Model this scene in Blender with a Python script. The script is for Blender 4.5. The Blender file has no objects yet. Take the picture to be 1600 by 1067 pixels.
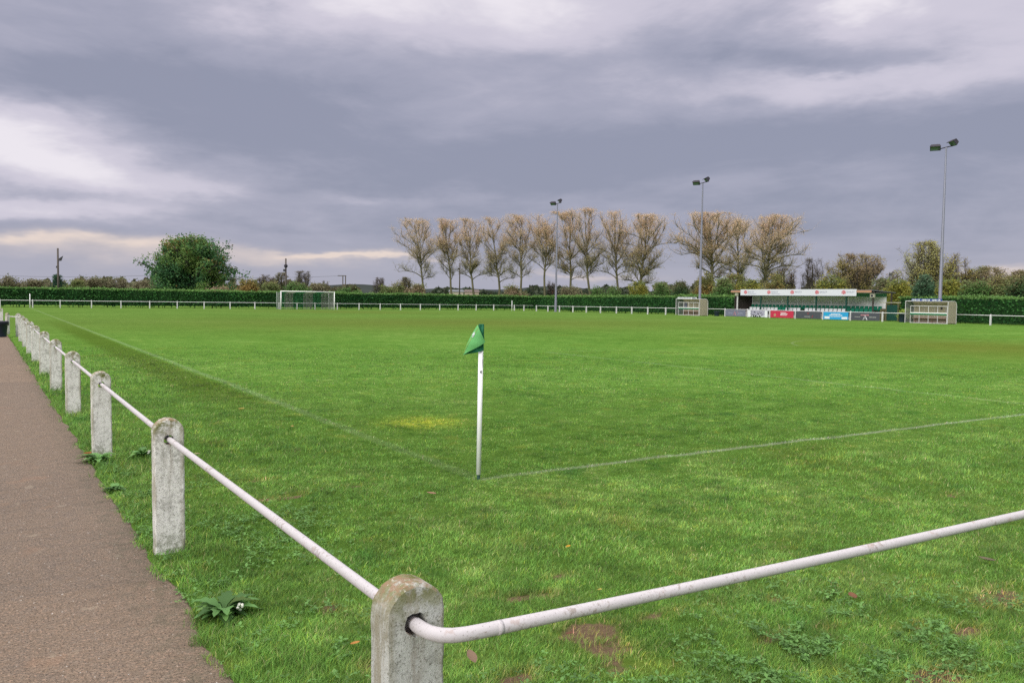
import bpy, bmesh, math, random
import numpy as np
from mathutils import Vector, Matrix
R = math.radians
sc = bpy.context.scene
COL = sc.collection
rng = np.random.default_rng(7)
random.seed(7)

# ------------------------------------------------------------ camera (world: x = along goal line, y = along touchline)
CX, CY, CH, YAW, FPX = -4.15874, -7.16482, 1.81234, 0.56419, 1296.37
cr = Vector((0.84533, -0.53403, 0.01492)); cu = Vector((0.01446, 0.05079, 0.99860)); cf = Vector((0.53404, 0.84394, -0.05066))
cam_d = bpy.data.cameras.new("camera"); cam = bpy.data.objects.new("camera", cam_d); COL.objects.link(cam)
m3 = Matrix((cr, cu, -cf)).transposed()
cam.matrix_world = Matrix.Translation((CX, CY, CH)) @ m3.to_4x4()
cam_d.sensor_width = 36; cam_d.lens = FPX / 1600 * 36; cam_d.clip_end = 8000; cam_d.clip_start = 0.05
sc.camera = cam


def bearing(px):
    return YAW + math.atan((px - 800) / FPX)


def at(px, dist):
    b = bearing(px)
    return (CX + dist * math.sin(b), CY + dist * math.cos(b))


def zpx(px, py, dist):
    d = cf + cr * ((px - 800) / FPX) - cu * ((py - 533.5) / FPX)
    return CH + dist * d.z / math.hypot(d.x, d.y)


# ------------------------------------------------------------ numpy noise
def _h(ix, iy, s):
    n = (ix.astype(np.int64) * 374761393 + iy.astype(np.int64) * 668265263 + s * 1442695041) & 0x7fffffff
    n = ((n ^ (n >> 13)) * 1274126177) & 0x7fffffff
    return ((n ^ (n >> 16)) & 0xffff) / 65535.0


def vnoise(x, y, s=0):
    x = np.asarray(x, float); y = np.asarray(y, float)
    ix = np.floor(x); iy = np.floor(y); fx = x - ix; fy = y - iy
    fx = fx * fx * (3 - 2 * fx); fy = fy * fy * (3 - 2 * fy)
    a = _h(ix, iy, s); b = _h(ix + 1, iy, s); c = _h(ix, iy + 1, s); d = _h(ix + 1, iy + 1, s)
    return (a * (1 - fx) + b * fx) * (1 - fy) + (c * (1 - fx) + d * fx) * fy


def fbm(x, y, s=0, o=4):
    t = 0; a = 0.5; w = 0
    for i in range(o):
        t = t + a * vnoise(x * 2 ** i, y * 2 ** i, s + i * 17); w += a; a *= 0.5
    return t / w


def sstep(a, b, x):
    t = np.clip((np.asarray(x, float) - a) / (b - a), 0, 1)
    return t * t * (3 - 2 * t)


def gz(x, y):                      # the ground lies 0.2 m higher along the far touchline
    return 0.21 * sstep(38, 66, x) * sstep(108, 55, y)


# ------------------------------------------------------------ materials
def new_mat(name):
    m = bpy.data.materials.new(name); m.use_nodes = True
    nt = m.node_tree; nt.nodes.clear()
    return m, nt


class NT:
    def __init__(s, nt): s.nt = nt
    def n(s, t, **k):
        nd = s.nt.nodes.new(t)
        for a, b in k.items(): setattr(nd, a, b)
        return nd
    def put(s, sock, v):
        if isinstance(v, bpy.types.NodeSocket): s.nt.links.new(v, sock)
        elif v is not None: sock.default_value = v
    def m(s, op, a, b=None, c=None, clamp=False):
        nd = s.n('ShaderNodeMath', operation=op); nd.use_clamp = clamp
        s.put(nd.inputs[0], a)
        if b is not None: s.put(nd.inputs[1], b)
        if c is not None: s.put(nd.inputs[2], c)
        return nd.outputs[0]
    def vm(s, op, a, b=None):
        nd = s.n('ShaderNodeVectorMath', operation=op); s.put(nd.inputs[0], a)
        if b is not None: s.put(nd.inputs[1], b)
        return nd.outputs['Value'] if op in ('DOT_PRODUCT', 'LENGTH') else nd.outputs[0]
    def mix(s, f, a, b, bt='MIX'):
        nd = s.n('ShaderNodeMixRGB', blend_type=bt); s.put(nd.inputs[0], f)
        for i, v in ((1, a), (2, b)):
            if isinstance(v, (tuple, list)): v = (*v[:3], 1)
            s.put(nd.inputs[i], v)
        return nd.outputs[0]
    def noise(s, vec, scale, detail=3, rough=0.55, dist=0.0, out=0):
        nd = s.n('ShaderNodeTexNoise'); s.put(nd.inputs['Vector'], vec)
        nd.inputs['Scale'].default_value = scale; nd.inputs['Detail'].default_value = detail
        nd.inputs['Roughness'].default_value = rough; nd.inputs['Distortion'].default_value = dist
        return nd.outputs[out]
    def ramp(s, fac, a, b):      # smooth map range a..b -> 0..1
        nd = s.n('ShaderNodeMapRange', interpolation_type='SMOOTHSTEP'); s.put(nd.inputs[0], fac)
        nd.inputs[1].default_value = a; nd.inputs[2].default_value = b
        return nd.outputs[0]
    def sep(s, v):
        nd = s.n('ShaderNodeSeparateXYZ'); s.put(nd.inputs[0], v); return nd.outputs
    def comb(s, x, y, z):
        nd = s.n('ShaderNodeCombineXYZ')
        for i, v in enumerate((x, y, z)): s.put(nd.inputs[i], v)
        return nd.outputs[0]
    def out(s, sh):
        o = s.n('ShaderNodeOutputMaterial'); s.nt.links.new(sh, o.inputs[0])
    def pbsdf(s, col, rough=0.6, spec=0.3, metal=0.0, bump=None, bstr=0.3, bdist=0.01):
        p = s.n('ShaderNodeBsdfPrincipled')
        if isinstance(col, (tuple, list)): col = (*col[:3], 1)
        s.put(p.inputs['Base Color'], col); s.put(p.inputs['Roughness'], rough)
        p.inputs['Specular IOR Level'].default_value = spec; p.inputs['Metallic'].default_value = metal
        if bump is not None:
            b = s.n('ShaderNodeBump'); b.inputs['Strength'].default_value = bstr; b.inputs['Distance'].default_value = bdist
            s.put(b.inputs['Height'], bump); s.nt.links.new(b.outputs[0], p.inputs['Normal'])
        return p.outputs[0]


def simple(name, col, rough=0.6, var=0.15, scale=8, spec=0.3, metal=0.0, dirt=None, dirt_amt=0.5):
    m, nt = new_mat(name); N = NT(nt)
    tc = N.n('ShaderNodeTexCoord').outputs['Object']
    a = N.noise(tc, scale, 5, 0.6)
    c = N.mix(a, tuple(v * (1 - var) for v in col), tuple(min(1, v * (1 + var)) for v in col))
    if dirt:
        d = N.ramp(N.noise(tc, scale * 0.6, 6, 0.7), 0.5, 0.75)
        c = N.mix(N.m('MULTIPLY', d, dirt_amt), c, dirt)
    N.out(N.pbsdf(c, rough, spec, metal, bump=a, bstr=0.1, bdist=0.004))
    return m


MAT = {}
for nm, col, ro, kw in [
    ('white_paint', (0.60, 0.59, 0.60), 0.55, dict(dirt=(0.35, 0.33, 0.28), dirt_amt=0.5, scale=6)),
    ('far_pipe', (0.62, 0.62, 0.62), 0.5, {}),
    ('goal_white', (0.88, 0.88, 0.88), 0.4, dict(var=0.04)),
    ('net_green', (0.015, 0.16, 0.07), 0.7, {}),
    ('net_pale', (0.30, 0.31, 0.29), 0.7, {}),
    ('galv', (0.25, 0.25, 0.32), 0.45, dict(metal=0.3, var=0.12, scale=3)),
    ('lamp_green', (0.036, 0.032, 0.044), 0.8, {}),
    ('lamp_glass', (0.10, 0.15, 0.14), 0.15, dict(spec=0.6)),
    ('dark_wood', (0.055, 0.045, 0.04), 0.8, {}),
    ('pole_wood', (0.10, 0.085, 0.075), 0.85, dict(scale=5)),
    ('dark_green', (0.012, 0.06, 0.045), 0.5, {}),
    ('seat_green', (0.01, 0.17, 0.10), 0.4, dict(var=0.1)),
    ('seat_white', (0.66, 0.68, 0.70), 0.4, dict(var=0.08)),
    ('wall_pale', (0.92, 0.92, 0.92), 0.6, dict(var=0.08, scale=2, dirt=(0.6, 0.72, 0.66), dirt_amt=0.3)),
    ('wall_tint', (0.16, 0.42, 0.32), 0.6, {}),
    ('fascia', (0.66, 0.68, 0.74), 0.45, dict(var=0.05, scale=2)),
    ('timber_orange', (0.45, 0.24, 0.15), 0.7, {}),
    ('timber_olive', (0.14, 0.13, 0.07), 0.8, {}),
    ('roof_dark', (0.13, 0.14, 0.15), 0.6, {}),
    ('concrete_step', (0.36, 0.35, 0.33), 0.9, {}),
    ('red', (0.55, 0.03, 0.05), 0.5, {}),
    ('board_red', (0.50, 0.035, 0.075), 0.45, dict(var=0.05)),
    ('board_grey', (0.075, 0.08, 0.095), 0.45, dict(var=0.08)),
    ('board_slate', (0.16, 0.17, 0.23), 0.45, dict(var=0.08)),
    ('board_blue', (0.03, 0.33, 0.62), 0.4, dict(var=0.05)),
    ('board_lilac', (0.36, 0.35, 0.44), 0.5, dict(var=0.1)),
    ('sign_blue', (0.035, 0.07, 0.28), 0.4, {}),
    ('ink_white', (0.75, 0.77, 0.80), 0.5, dict(var=0.03)),
    ('ink_grey', (0.26, 0.28, 0.36), 0.5, dict(var=0.03)),
    ('ink_dark', (0.03, 0.03, 0.05), 0.5, {}),
    ('ink_pink', (0.50, 0.22, 0.25), 0.5, {}),
    ('ink_cyan', (0.02, 0.42, 0.50), 0.5, {}),
    ('bin_navy', (0.022, 0.035, 0.055), 0.35, {}),
    ('bag_black', (0.012, 0.014, 0.02), 0.3, {}),
    ('bench', (0.30, 0.20, 0.15), 0.8, {}),
    ('barrier_green', (0.01, 0.16, 0.07), 0.5, {}),
    ('brick_orange', (0.42, 0.19, 0.12), 0.85, dict(scale=20)),
    ('brick_dull', (0.42, 0.33, 0.28), 0.85, dict(scale=20)),
    ('roof_tile', (0.13, 0.10, 0.09), 0.8, {}),
    ('render_cream', (0.42, 0.38, 0.30), 0.8, {}),
    ('flower', (0.75, 0.75, 0.66), 0.7, {}),
    ('spike', (0.01, 0.05, 0.035), 0.5, {}),
    ('beige_metal', (0.36, 0.36, 0.27), 0.6, {}),
    ('wire', (0.05, 0.05, 0.055), 0.6, {}),
]:
    MAT[nm] = simple(nm, col, ro, **kw)


def mat_post(name, paint, grime):
    m, nt = new_mat(name); N = NT(nt)
    tc = N.n('ShaderNodeTexCoord').outputs['Object']
    oi = N.n('ShaderNodeObjectInfo').outputs['Random']
    off = N.comb(N.m('MULTIPLY', oi, 13.7), N.m('MULTIPLY', oi, 7.1), 0)
    v = N.vm('ADD', tc, off)
    z = N.sep(tc)[2]
    g = N.sep(N.n('ShaderNodeNewGeometry').outputs['Normal'])
    big = N.noise(v, 7, 5, 0.65); mid = N.noise(v, 28, 6, 0.7); fine = N.noise(v, 140, 4, 0.7)
    c = N.mix(big, tuple(x * 0.86 for x in paint), paint)
    c = N.mix(N.m('MULTIPLY', N.ramp(N.m('ADD', N.m('MULTIPLY', big, 0.6), N.m('MULTIPLY', mid, 0.5)), 0.52, 0.70), grime), c, (0.17, 0.165, 0.14))
    st = N.noise(N.vm('MULTIPLY', v, (30, 30, 4)), 1, 5, 0.7)
    c = N.mix(N.m('MULTIPLY', N.ramp(st, 0.5, 0.72), 0.45 * grime), c, (0.14, 0.13, 0.10))
    c = N.mix(N.m('MULTIPLY', N.ramp(fine, 0.55, 0.62), 0.7), c, (0.09, 0.085, 0.06))
    c = N.mix(N.m('MULTIPLY', N.ramp(N.noise(v, 200, 2, 0.6), 0.66, 0.72), 0.5), c, (0.03, 0.03, 0.03))
    # moss and lichen crown
    top = N.m('MULTIPLY', N.ramp(z, 0.77, 0.93), 1.0)
    lm = N.m('MULTIPLY', top, N.ramp(N.noise(v, 16, 5, 0.7), 0.40, 0.58))
    c = N.mix(N.m('MULTIPLY', lm, 0.9), c, (0.16, 0.165, 0.055))
    up = N.ramp(g[2], 0.25, 0.8)
    c = N.mix(N.m('MULTIPLY', up, N.m('MULTIPLY', N.ramp(N.noise(v, 40, 5, 0.7), 0.38, 0.6), 0.9)), c, (0.27, 0.17, 0.11))
    c = N.mix(N.m('MULTIPLY', lm, N.m('MULTIPLY', N.ramp(N.noise(v, 9, 4, 0.6), 0.54, 0.62), 0.9)), c, (0.10, 0.12, 0.02))
    c = N.mix(N.m('MULTIPLY', up, N.ramp(N.noise(v, 75, 4, 0.6), 0.60, 0.68)), c, (0.52, 0.50, 0.42))
    ex = N.m('ABSOLUTE', N.sep(tc)[0]); es = N.m('MULTIPLY', N.ramp(ex, 0.055, 0.098), N.ramp(N.noise(N.vm('MULTIPLY', v, (20, 20, 3)), 1, 5, 0.7), 0.40, 0.62))
    c = N.mix(N.m('MULTIPLY', es, 0.7), c, (0.24, 0.21, 0.13))
    rs = N.m('MULTIPLY', N.m('MULTIPLY', N.ramp(ex, 0.05, 0.0), N.ramp(z, 0.35, 0.78)), N.ramp(st, 0.45, 0.6))
    c = N.mix(N.m('MULTIPLY', rs, 0.45), c, (0.20, 0.14, 0.09))
    # green damp foot
    c = N.mix(N.m('MULTIPLY', N.ramp(z, 0.22, 0.02), N.m('MULTIPLY', N.ramp(mid, 0.35, 0.6), 0.6)), c, (0.15, 0.17, 0.09))
    bh = N.m('ADD', N.m('MULTIPLY', mid, 0.6), N.m('MULTIPLY', fine, 0.5))
    N.out(N.pbsdf(c, 0.9, 0.2, bump=bh, bstr=0.7, bdist=0.006))
    return m


MAT['post'] = mat_post('painted_concrete', (0.80, 0.79, 0.75), 0.5)
MAT['post_bare'] = mat_post('weathered_concrete', (0.54, 0.55, 0.52), 0.5)


def mat_pipe():
    m, nt = new_mat('chipped_pipe_paint'); N = NT(nt)
    tc = N.n('ShaderNodeTexCoord').outputs['Object']
    a = N.noise(tc, 5, 4, 0.6); b = N.noise(tc, 60, 5, 0.7); d = N.noise(tc, 130, 3, 0.6)
    c = N.mix(a, (0.46, 0.432, 0.445), (0.58, 0.55, 0.565))
    rg = N.ramp(N.m('ADD', N.m('MULTIPLY', a, 0.5), N.m('MULTIPLY', b, 0.55)), 0.56, 0.66)
    c = N.mix(N.m('MULTIPLY', rg, 0.75), c, (0.26, 0.21, 0.18))
    c = N.mix(N.m('MULTIPLY', N.ramp(d, 0.62, 0.66), 0.45), c, (0.10, 0.075, 0.06))
    c = N.mix(N.m('MULTIPLY', N.ramp(N.noise(tc, 13, 4, 0.6), 0.62, 0.68), 0.4), c, (0.34, 0.22, 0.17))
    N.out(N.pbsdf(c, 0.55, 0.3, bump=b, bstr=0.3, bdist=0.002))
    return m


MAT['pipe'] = mat_pipe()

# turf colour group, shared by the ground sheet and the blades
tg = bpy.data.node_groups.new('turf_colour', 'ShaderNodeTree')
tg.interface.new_socket('Color', in_out='OUTPUT', socket_type='NodeSocketColor')
tg.interface.new_socket('Chalk', in_out='OUTPUT', socket_type='NodeSocketFloat')
N = NT(tg)
P = N.n('ShaderNodeNewGeometry').outputs['Position']
PX, PY, PZ = N.sep(P)[:3]
flat = N.comb(PX, PY, 0)
n0 = N.noise(flat, 0.11, 3, 0.5); n1 = N.noise(flat, 0.55, 4, 0.6); n2 = N.noise(flat, 2.3, 5, 0.65); n3 = N.noise(flat, 9, 4, 0.65)
mixv = N.m('ADD', N.m('ADD', N.m('MULTIPLY', n0, 0.25), N.m('MULTIPLY', n1, 0.25)), N.m('ADD', N.m('MULTIPLY', n2, 0.36), N.m('MULTIPLY', n3, 0.24)))
G_D, G_M, G_L = (0.058, 0.140, 0.019), (0.104, 0.218, 0.036), (0.180, 0.300, 0.068)
c = N.mix(N.ramp(mixv, 0.42, 0.55), G_D, G_M)
c = N.mix(N.ramp(mixv, 0.55, 0.68), c, G_L)
c = N.mix(N.m('MULTIPLY', N.ramp(N.noise(flat, 0.35, 4, 0.6), 0.56, 0.72), 0.35), c, (0.14, 0.19, 0.03))
c = N.mix(N.m('MULTIPLY', N.ramp(N.noise(flat, 1.4, 4, 0.6), 0.56, 0.70), 0.55), c, (0.045, 0.15, 0.025))
c = N.mix(N.m('MULTIPLY', N.ramp(N.noise(N.vm('ADD', flat, (31, 7, 0)), 1.9, 4, 0.65), 0.56, 0.70), 0.5), c, (0.19, 0.26, 0.045))


def gauss(cx, cy, sx, sy, warp=None):
    X = PX if warp is None else N.m('ADD', PX, warp)
    a = N.m('DIVIDE', N.m('SUBTRACT', X, cx), sx); b = N.m('DIVIDE', N.m('SUBTRACT', PY, cy), sy)
    q = N.m('ADD', N.m('MULTIPLY', a, a), N.m('MULTIPLY', b, b))
    return N.m('POWER', 2.718, N.m('MULTIPLY', q, -1.0))


wn = N.m('MULTIPLY', N.m('SUBTRACT', n1, 0.5), 6.0)
ol = gauss(33, 13, 9, 11, wn)
ol = N.m('MAXIMUM', ol, gauss(26, 48, 22, 13, wn))
ol = N.m('MAXIMUM', ol, N.m('MULTIPLY', gauss(33, 88, 11, 10, wn), 0.9))
ol = N.m('MULTIPLY', ol, N.m('ADD', 0.35, N.m('MULTIPLY', n2, 0.9)), clamp=True)
c = N.mix(N.m('MULTIPLY', ol, 0.85), c, (0.120, 0.138, 0.026))
c = N.mix(N.m('MULTIPLY', N.ramp(PY, 12, 55), 0.42), c, (0.108, 0.158, 0.040))
# linesman's run beside the touchline
edge = N.m('ADD', PX, N.m('MULTIPLY', N.m('SUBTRACT', n2, 0.5), 0.25))
run = N.m('MULTIPLY', N.ramp(edge, -1.45, -0.75), N.ramp(edge, -0.02, -0.28))
run = N.m('MULTIPLY', run, N.m('MULTIPLY', N.ramp(PY, 4.0, 10.0), N.ramp(PY, 62, 30)))
c = N.mix(N.m('MULTIPLY', run, 0.62), c, (0.062, 0.098, 0.012))
yu = N.m('SUBTRACT', N.m('MULTIPLY', N.m('SUBTRACT', PX, 1.2), 0.845), N.m('MULTIPLY', N.m('SUBTRACT', PY, 3.7), 0.534))
yv_ = N.m('ADD', N.m('MULTIPLY', N.m('SUBTRACT', PX, 1.2), 0.534), N.m('MULTIPLY', N.m('SUBTRACT', PY, 3.7), 0.845))
yq = N.m('ADD', N.m('POWER', N.m('ABSOLUTE', N.m('DIVIDE', N.m('ADD', yu, N.m('MULTIPLY', N.m('SUBTRACT', n2, .5), .8)), 0.50)), 2.0), N.m('POWER', N.m('ABSOLUTE', N.m('DIVIDE', N.m('ADD', yv_, N.m('MULTIPLY', N.m('SUBTRACT', n2, .5), .9)), 0.5)), 2.0))
yel = N.m('MULTIPLY', N.m('POWER', 2.718, N.m('MULTIPLY', yq, -1.0)), N.ramp(n3, 0.30, 0.62))
c = N.mix(N.m('MULTIPLY', yel, 0.95, clamp=True), c, (0.38, 0.46, 0.05))


def near_line(coord, pos, w, lo, hi, other):
    d = N.m('ABSOLUTE', N.m('SUBTRACT', coord, pos))
    l = N.ramp(d, w, w * 0.35)
    return N.m('MULTIPLY', l, N.m('MULTIPLY', N.m('GREATER_THAN', other, lo), N.m('LESS_THAN', other, hi)))


wob = N.m('MULTIPLY', N.m('SUBTRACT', N.noise(flat, 0.5, 2), 0.5), 0.10)
PXw = N.m('ADD', PX, wob); PYw = N.m('ADD', PY, wob)
brk = N.m('MULTIPLY', N.ramp(N.noise(flat, 25, 3, 0.7), 0.30, 0.62), N.ramp(N.noise(flat, 1.1, 3, 0.6), 0.25, 0.6))
lines = N.m('MULTIPLY', near_line(PXw, 0, 0.12, 0, 103.3, PY), N.m('ADD', 0.10, N.m('MULTIPLY', N.ramp(PY, 1.0, 9.0), 0.08)))
lines = N.m('MAXIMUM', lines, N.m('MULTIPLY', near_line(PYw, 0, 0.07, 0, 65.5, PX), N.m('ADD', 0.30, N.m('MULTIPLY', N.ramp(PX, 0.0, 3.0), 0.25))))
for a in ((PXw, 12.25, 0.0, 16.5, PY, .22), (PXw, 53.0, 0.0, 16.5, PY, .22), (PYw, 16.5, 12.25, 53.0, PX, .12), (PXw, 23.3, 0, 5.5, PY, .18), (PXw, 42.2, 0, 5.5, PY, .18), (PYw, 5.5, 23.3, 42.2, PX, .18),
          (PYw, 51.6, 0, 65.5, PX, .2), (PYw, 103.2, 0, 65.5, PX, .4), (PXw, 65.5, 0, 103.3, PY, .4), (PYw, 86.7, 12.6, 53, PX, .12)):
    lines = N.m('MAXIMUM', lines, N.m('MULTIPLY', near_line(a[0], a[1], 0.09, a[2], a[3], a[4]), a[5]))
rad = N.m('SQRT', N.m('ADD', N.m('POWER', N.m('ABSOLUTE', N.m('SUBTRACT', PX, 32.8)), 2), N.m('POWER', N.m('ABSOLUTE', N.m('SUBTRACT', PY, 11)), 2)))
lines = N.m('MAXIMUM', lines, N.m('MULTIPLY', N.m('MULTIPLY', N.ramp(N.m('ABSOLUTE', N.m('SUBTRACT', rad, 9.15)), 0.09, 0.03), N.m('GREATER_THAN', PY, 16.5)), 0.16))
chalk = N.m('MULTIPLY', lines, N.m('ADD', 0.45, N.m('MULTIPLY', brk, 0.55)))
c = N.mix(chalk, c, (0.42, 0.47, 0.36))
go = N.n('NodeGroupOutput'); tg.links.new(c, go.inputs[0]); tg.links.new(chalk, go.inputs[1])


def turf_sheet_mat():
    m, nt = new_mat('turf'); N = NT(nt)
    g = N.n('ShaderNodeGroup'); g.node_tree = tg
    P = N.n('ShaderNodeNewGeometry').outputs['Position']; s = N.sep(P)
    flat = N.comb(s[0], s[1], 0)
    at_ = N.n('ShaderNodeAttribute', attribute_name='soil')
    soil = N.sep(at_.outputs['Vector'])
    base = g.outputs[0]
    fine = N.noise(flat, 30, 5, 0.75)
    base = N.mix(1.0, base, N.mix(fine, (0.55, 0.55, 0.55), (1.3, 1.3, 1.3)), 'MULTIPLY')
    # close to the camera the sheet is the thatch below the blades
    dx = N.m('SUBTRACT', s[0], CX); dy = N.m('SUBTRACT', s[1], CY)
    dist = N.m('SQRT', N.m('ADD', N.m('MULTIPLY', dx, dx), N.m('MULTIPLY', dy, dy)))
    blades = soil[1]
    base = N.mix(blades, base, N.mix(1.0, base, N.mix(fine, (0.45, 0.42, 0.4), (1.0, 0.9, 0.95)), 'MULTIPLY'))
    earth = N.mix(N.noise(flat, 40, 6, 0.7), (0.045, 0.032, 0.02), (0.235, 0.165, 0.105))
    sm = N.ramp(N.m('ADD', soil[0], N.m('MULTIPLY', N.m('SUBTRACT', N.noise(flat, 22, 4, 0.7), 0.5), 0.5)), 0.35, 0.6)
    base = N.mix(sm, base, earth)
    bm = N.m('ADD', N.m('MULTIPLY', fine, 0.6), N.m('MULTIPLY', N.noise(flat, 3.0, 4, 0.6), 2.0))
    N.out(N.pbsdf(base, 1.0, 0.0, bump=bm, bstr=0.6, bdist=0.05))
    return m


MAT['turf'] = turf_sheet_mat()


def blade_mat():
    m, nt = new_mat('grass_blade'); N = NT(nt)
    g = N.n('ShaderNodeGroup'); g.node_tree = tg
    a = N.n('ShaderNodeAttribute', attribute_name='col')
    v = N.mix(1.0, g.outputs[0], a.outputs['Color'], 'MULTIPLY')
    v = N.mix(0.0, v, v)
    gn = N.n('ShaderNodeNewGeometry').outputs['Normal']
    nn = N.vm('NORMALIZE', N.vm('ADD', N.vm('MULTIPLY', gn, (0.55, 0.55, 0.55)), (0, 0, 0.8)))
    d = N.pbsdf(v, 0.55, 0.25); nt.links.new(nn, d.node.inputs['Normal'])
    t = N.n('ShaderNodeBsdfTranslucent'); nt.links.new(v, t.inputs[0])
    mx = N.n('ShaderNodeMixShader'); mx.inputs[0].default_value = 0.35
    nt.links.new(d, mx.inputs[1]); nt.links.new(t.outputs[0], mx.inputs[2])
    N.out(mx.outputs[0]); return m


MAT['blade'] = blade_mat()


def attr_mat(name, rough=0.7, trans=0.3, spec=0.2):
    m, nt = new_mat(name); N = NT(nt)
    a = N.n('ShaderNodeAttribute', attribute_name='col').outputs['Color']
    d = N.pbsdf(a, rough, spec)
    if trans:
        t = N.n('ShaderNodeBsdfTranslucent'); nt.links.new(a, t.inputs[0])
        mx = N.n('ShaderNodeMixShader'); mx.inputs[0].default_value = trans
        nt.links.new(d, mx.inputs[1]); nt.links.new(t.outputs[0], mx.inputs[2]); d = mx.outputs[0]
    N.out(d); return m


MAT['leaf'] = attr_mat('leaf', 0.6, 0.35)
MAT['bark'] = attr_mat('bark', 0.9, 0.0, 0.1)


def mat_path():
    m, nt = new_mat('worn_concrete_path'); N = NT(nt)
    P = N.n('ShaderNodeNewGeometry').outputs['Position']; s = N.sep(P)
    flat = N.comb(s[0], s[1], 0)
    big = N.noise(flat, 0.7, 4, 0.6); mid = N.noise(flat, 9, 5, 0.65)
    agg = N.noise(flat, 85, 3, 0.7); st = N.noise(N.vm('MULTIPLY', flat, (14, 75, 1)), 1, 4, 0.7)
    c = N.mix(big, (0.158, 0.116, 0.082), (0.238, 0.178, 0.127))
    c = N.mix(N.m('MULTIPLY', N.ramp(mid, 0.35, 0.7), 0.45), c, (0.135, 0.115, 0.10))
    c = N.mix(N.m('MULTIPLY', N.ramp(st, 0.42, 0.68), 0.55), c, (0.30, 0.245, 0.20))
    c = N.mix(N.m('MULTIPLY', N.ramp(agg, 0.52, 0.58), 0.8), c, (0.06, 0.048, 0.04))
    c = N.mix(N.m('MULTIPLY', N.ramp(N.noise(flat, 60, 3, 0.6), 0.56, 0.62), 0.6), c, (0.38, 0.26, 0.19))
    c = N.mix(N.m('MULTIPLY', N.ramp(N.noise(flat, 38, 2, 0.6), 0.70, 0.73), 0.9), c, (0.60, 0.57, 0.53))
    c = N.mix(N.m('MULTIPLY', N.ramp(N.noise(flat, 2.2, 4, 0.6), 0.60, 0.72), 0.35), c, (0.28, 0.17, 0.11))
    c = N.mix(N.m('MULTIPLY', N.ramp(N.noise(N.vm('MULTIPLY', flat, (1.6, 9, 1)), 1, 5, 0.7), 0.52, 0.72), 0.40), c, (0.085, 0.066, 0.052))
    c = N.mix(N.m('MULTIPLY', N.ramp(N.noise(flat, 4.5, 3, 0.5), 0.66, 0.70), 0.45), c, (0.33, 0.27, 0.20))
    # damp moss along the grass edge
    c = N.mix(N.m('MULTIPLY', N.ramp(s[0], -3.65, -3.25), N.m('MULTIPLY', N.ramp(mid, 0.4, 0.65), 0.35)), c, (0.10, 0.10, 0.055))
    bay = N.m('FLOOR', N.m('DIVIDE', N.m('ADD', s[1], 1.6), 4.55))
    tint = N.m('FRACT', N.m('MULTIPLY', N.m('SINE', N.m('MULTIPLY', bay, 12.9)), 43.7))
    c = N.mix(1.0, c, N.mix(tint, (0.92, 0.92, 0.93), (1.06, 1.03, 1.0)), 'MULTIPLY')
    bm = N.m('ADD', N.m('MULTIPLY', agg, 0.5), N.m('ADD', N.m('MULTIPLY', st, 0.8), N.m('MULTIPLY', mid, 0.7)))
    N.out(N.pbsdf(c, 0.9, 0.2, bump=bm, bstr=0.9, bdist=0.012)); return m


MAT['path'] = mat_path()


def mat_hedge():
    m, nt = new_mat('hedge_core'); N = NT(nt)
    tc = N.n('ShaderNodeNewGeometry').outputs['Position']
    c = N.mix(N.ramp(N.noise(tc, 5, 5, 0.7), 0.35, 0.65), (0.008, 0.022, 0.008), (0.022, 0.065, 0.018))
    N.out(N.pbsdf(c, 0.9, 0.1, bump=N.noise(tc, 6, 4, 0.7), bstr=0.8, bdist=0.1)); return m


MAT['hedge'] = mat_hedge()


def mat_perspex():
    m, nt = new_mat('grubby_perspex'); N = NT(nt)
    tc = N.n('ShaderNodeTexCoord').outputs['Object']; z = N.sep(tc)[2]
    a = N.noise(tc, 3, 5, 0.65)
    c = N.mix(a, (0.50, 0.46, 0.35), (0.66, 0.61, 0.49))
    c = N.mix(N.ramp(N.noise(tc, 6, 5, 0.7), 0.55, 0.7), c, (0.36, 0.34, 0.23))
    d0 = N.pbsdf(c, 0.35, 0.5); tl = N.n('ShaderNodeBsdfTranslucent'); nt.links.new(c, tl.inputs[0]); mm = N.n('ShaderNodeMixShader'); mm.inputs[0].default_value = 0.5; nt.links.new(d0, mm.inputs[1]); nt.links.new(tl.outputs[0], mm.inputs[2]); d = mm.outputs[0]
    t = N.n('ShaderNodeBsdfTransparent'); t.inputs[0].default_value = (0.75, 0.8, 0.7, 1)
    mx = N.n('ShaderNodeMixShader'); mx.inputs[0].default_value = 0.06
    nt.links.new(d, mx.inputs[1]); nt.links.new(t.outputs[0], mx.inputs[2]); N.out(mx.outputs[0]); return m


def mat_clearpanel():
    m, nt = new_mat('scratched_perspex'); N = NT(nt)
    tc = N.n('ShaderNodeTexCoord').outputs['Object']
    d = N.pbsdf(N.mix(N.noise(tc, 5, 4), (0.18, 0.21, 0.22), (0.34, 0.36, 0.36)), 0.25, 0.5)
    t = N.n('ShaderNodeBsdfTransparent')
    mx = N.n('ShaderNodeMixShader'); mx.inputs[0].default_value = 0.55
    nt.links.new(d, mx.inputs[1]); nt.links.new(t.outputs[0], mx.inputs[2]); N.out(mx.outputs[0]); return m


MAT['perspex'] = mat_perspex(); MAT['clear'] = mat_clearpanel()


def mat_flag():
    m, nt = new_mat('flag_cloth'); N = NT(nt)
    d = N.pbsdf((0.20, 0.56, 0.20), 0.8, 0.1)
    t = N.n('ShaderNodeBsdfTranslucent'); t.inputs[0].default_value = (0.22, 0.65, 0.22, 1)
    mx = N.n('ShaderNodeMixShader'); mx.inputs[0].default_value = 0.35
    nt.links.new(d, mx.inputs[1]); nt.links.new(t.outputs[0], mx.inputs[2]); N.out(mx.outputs[0]); return m


MAT['flag'] = mat_flag()


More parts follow.
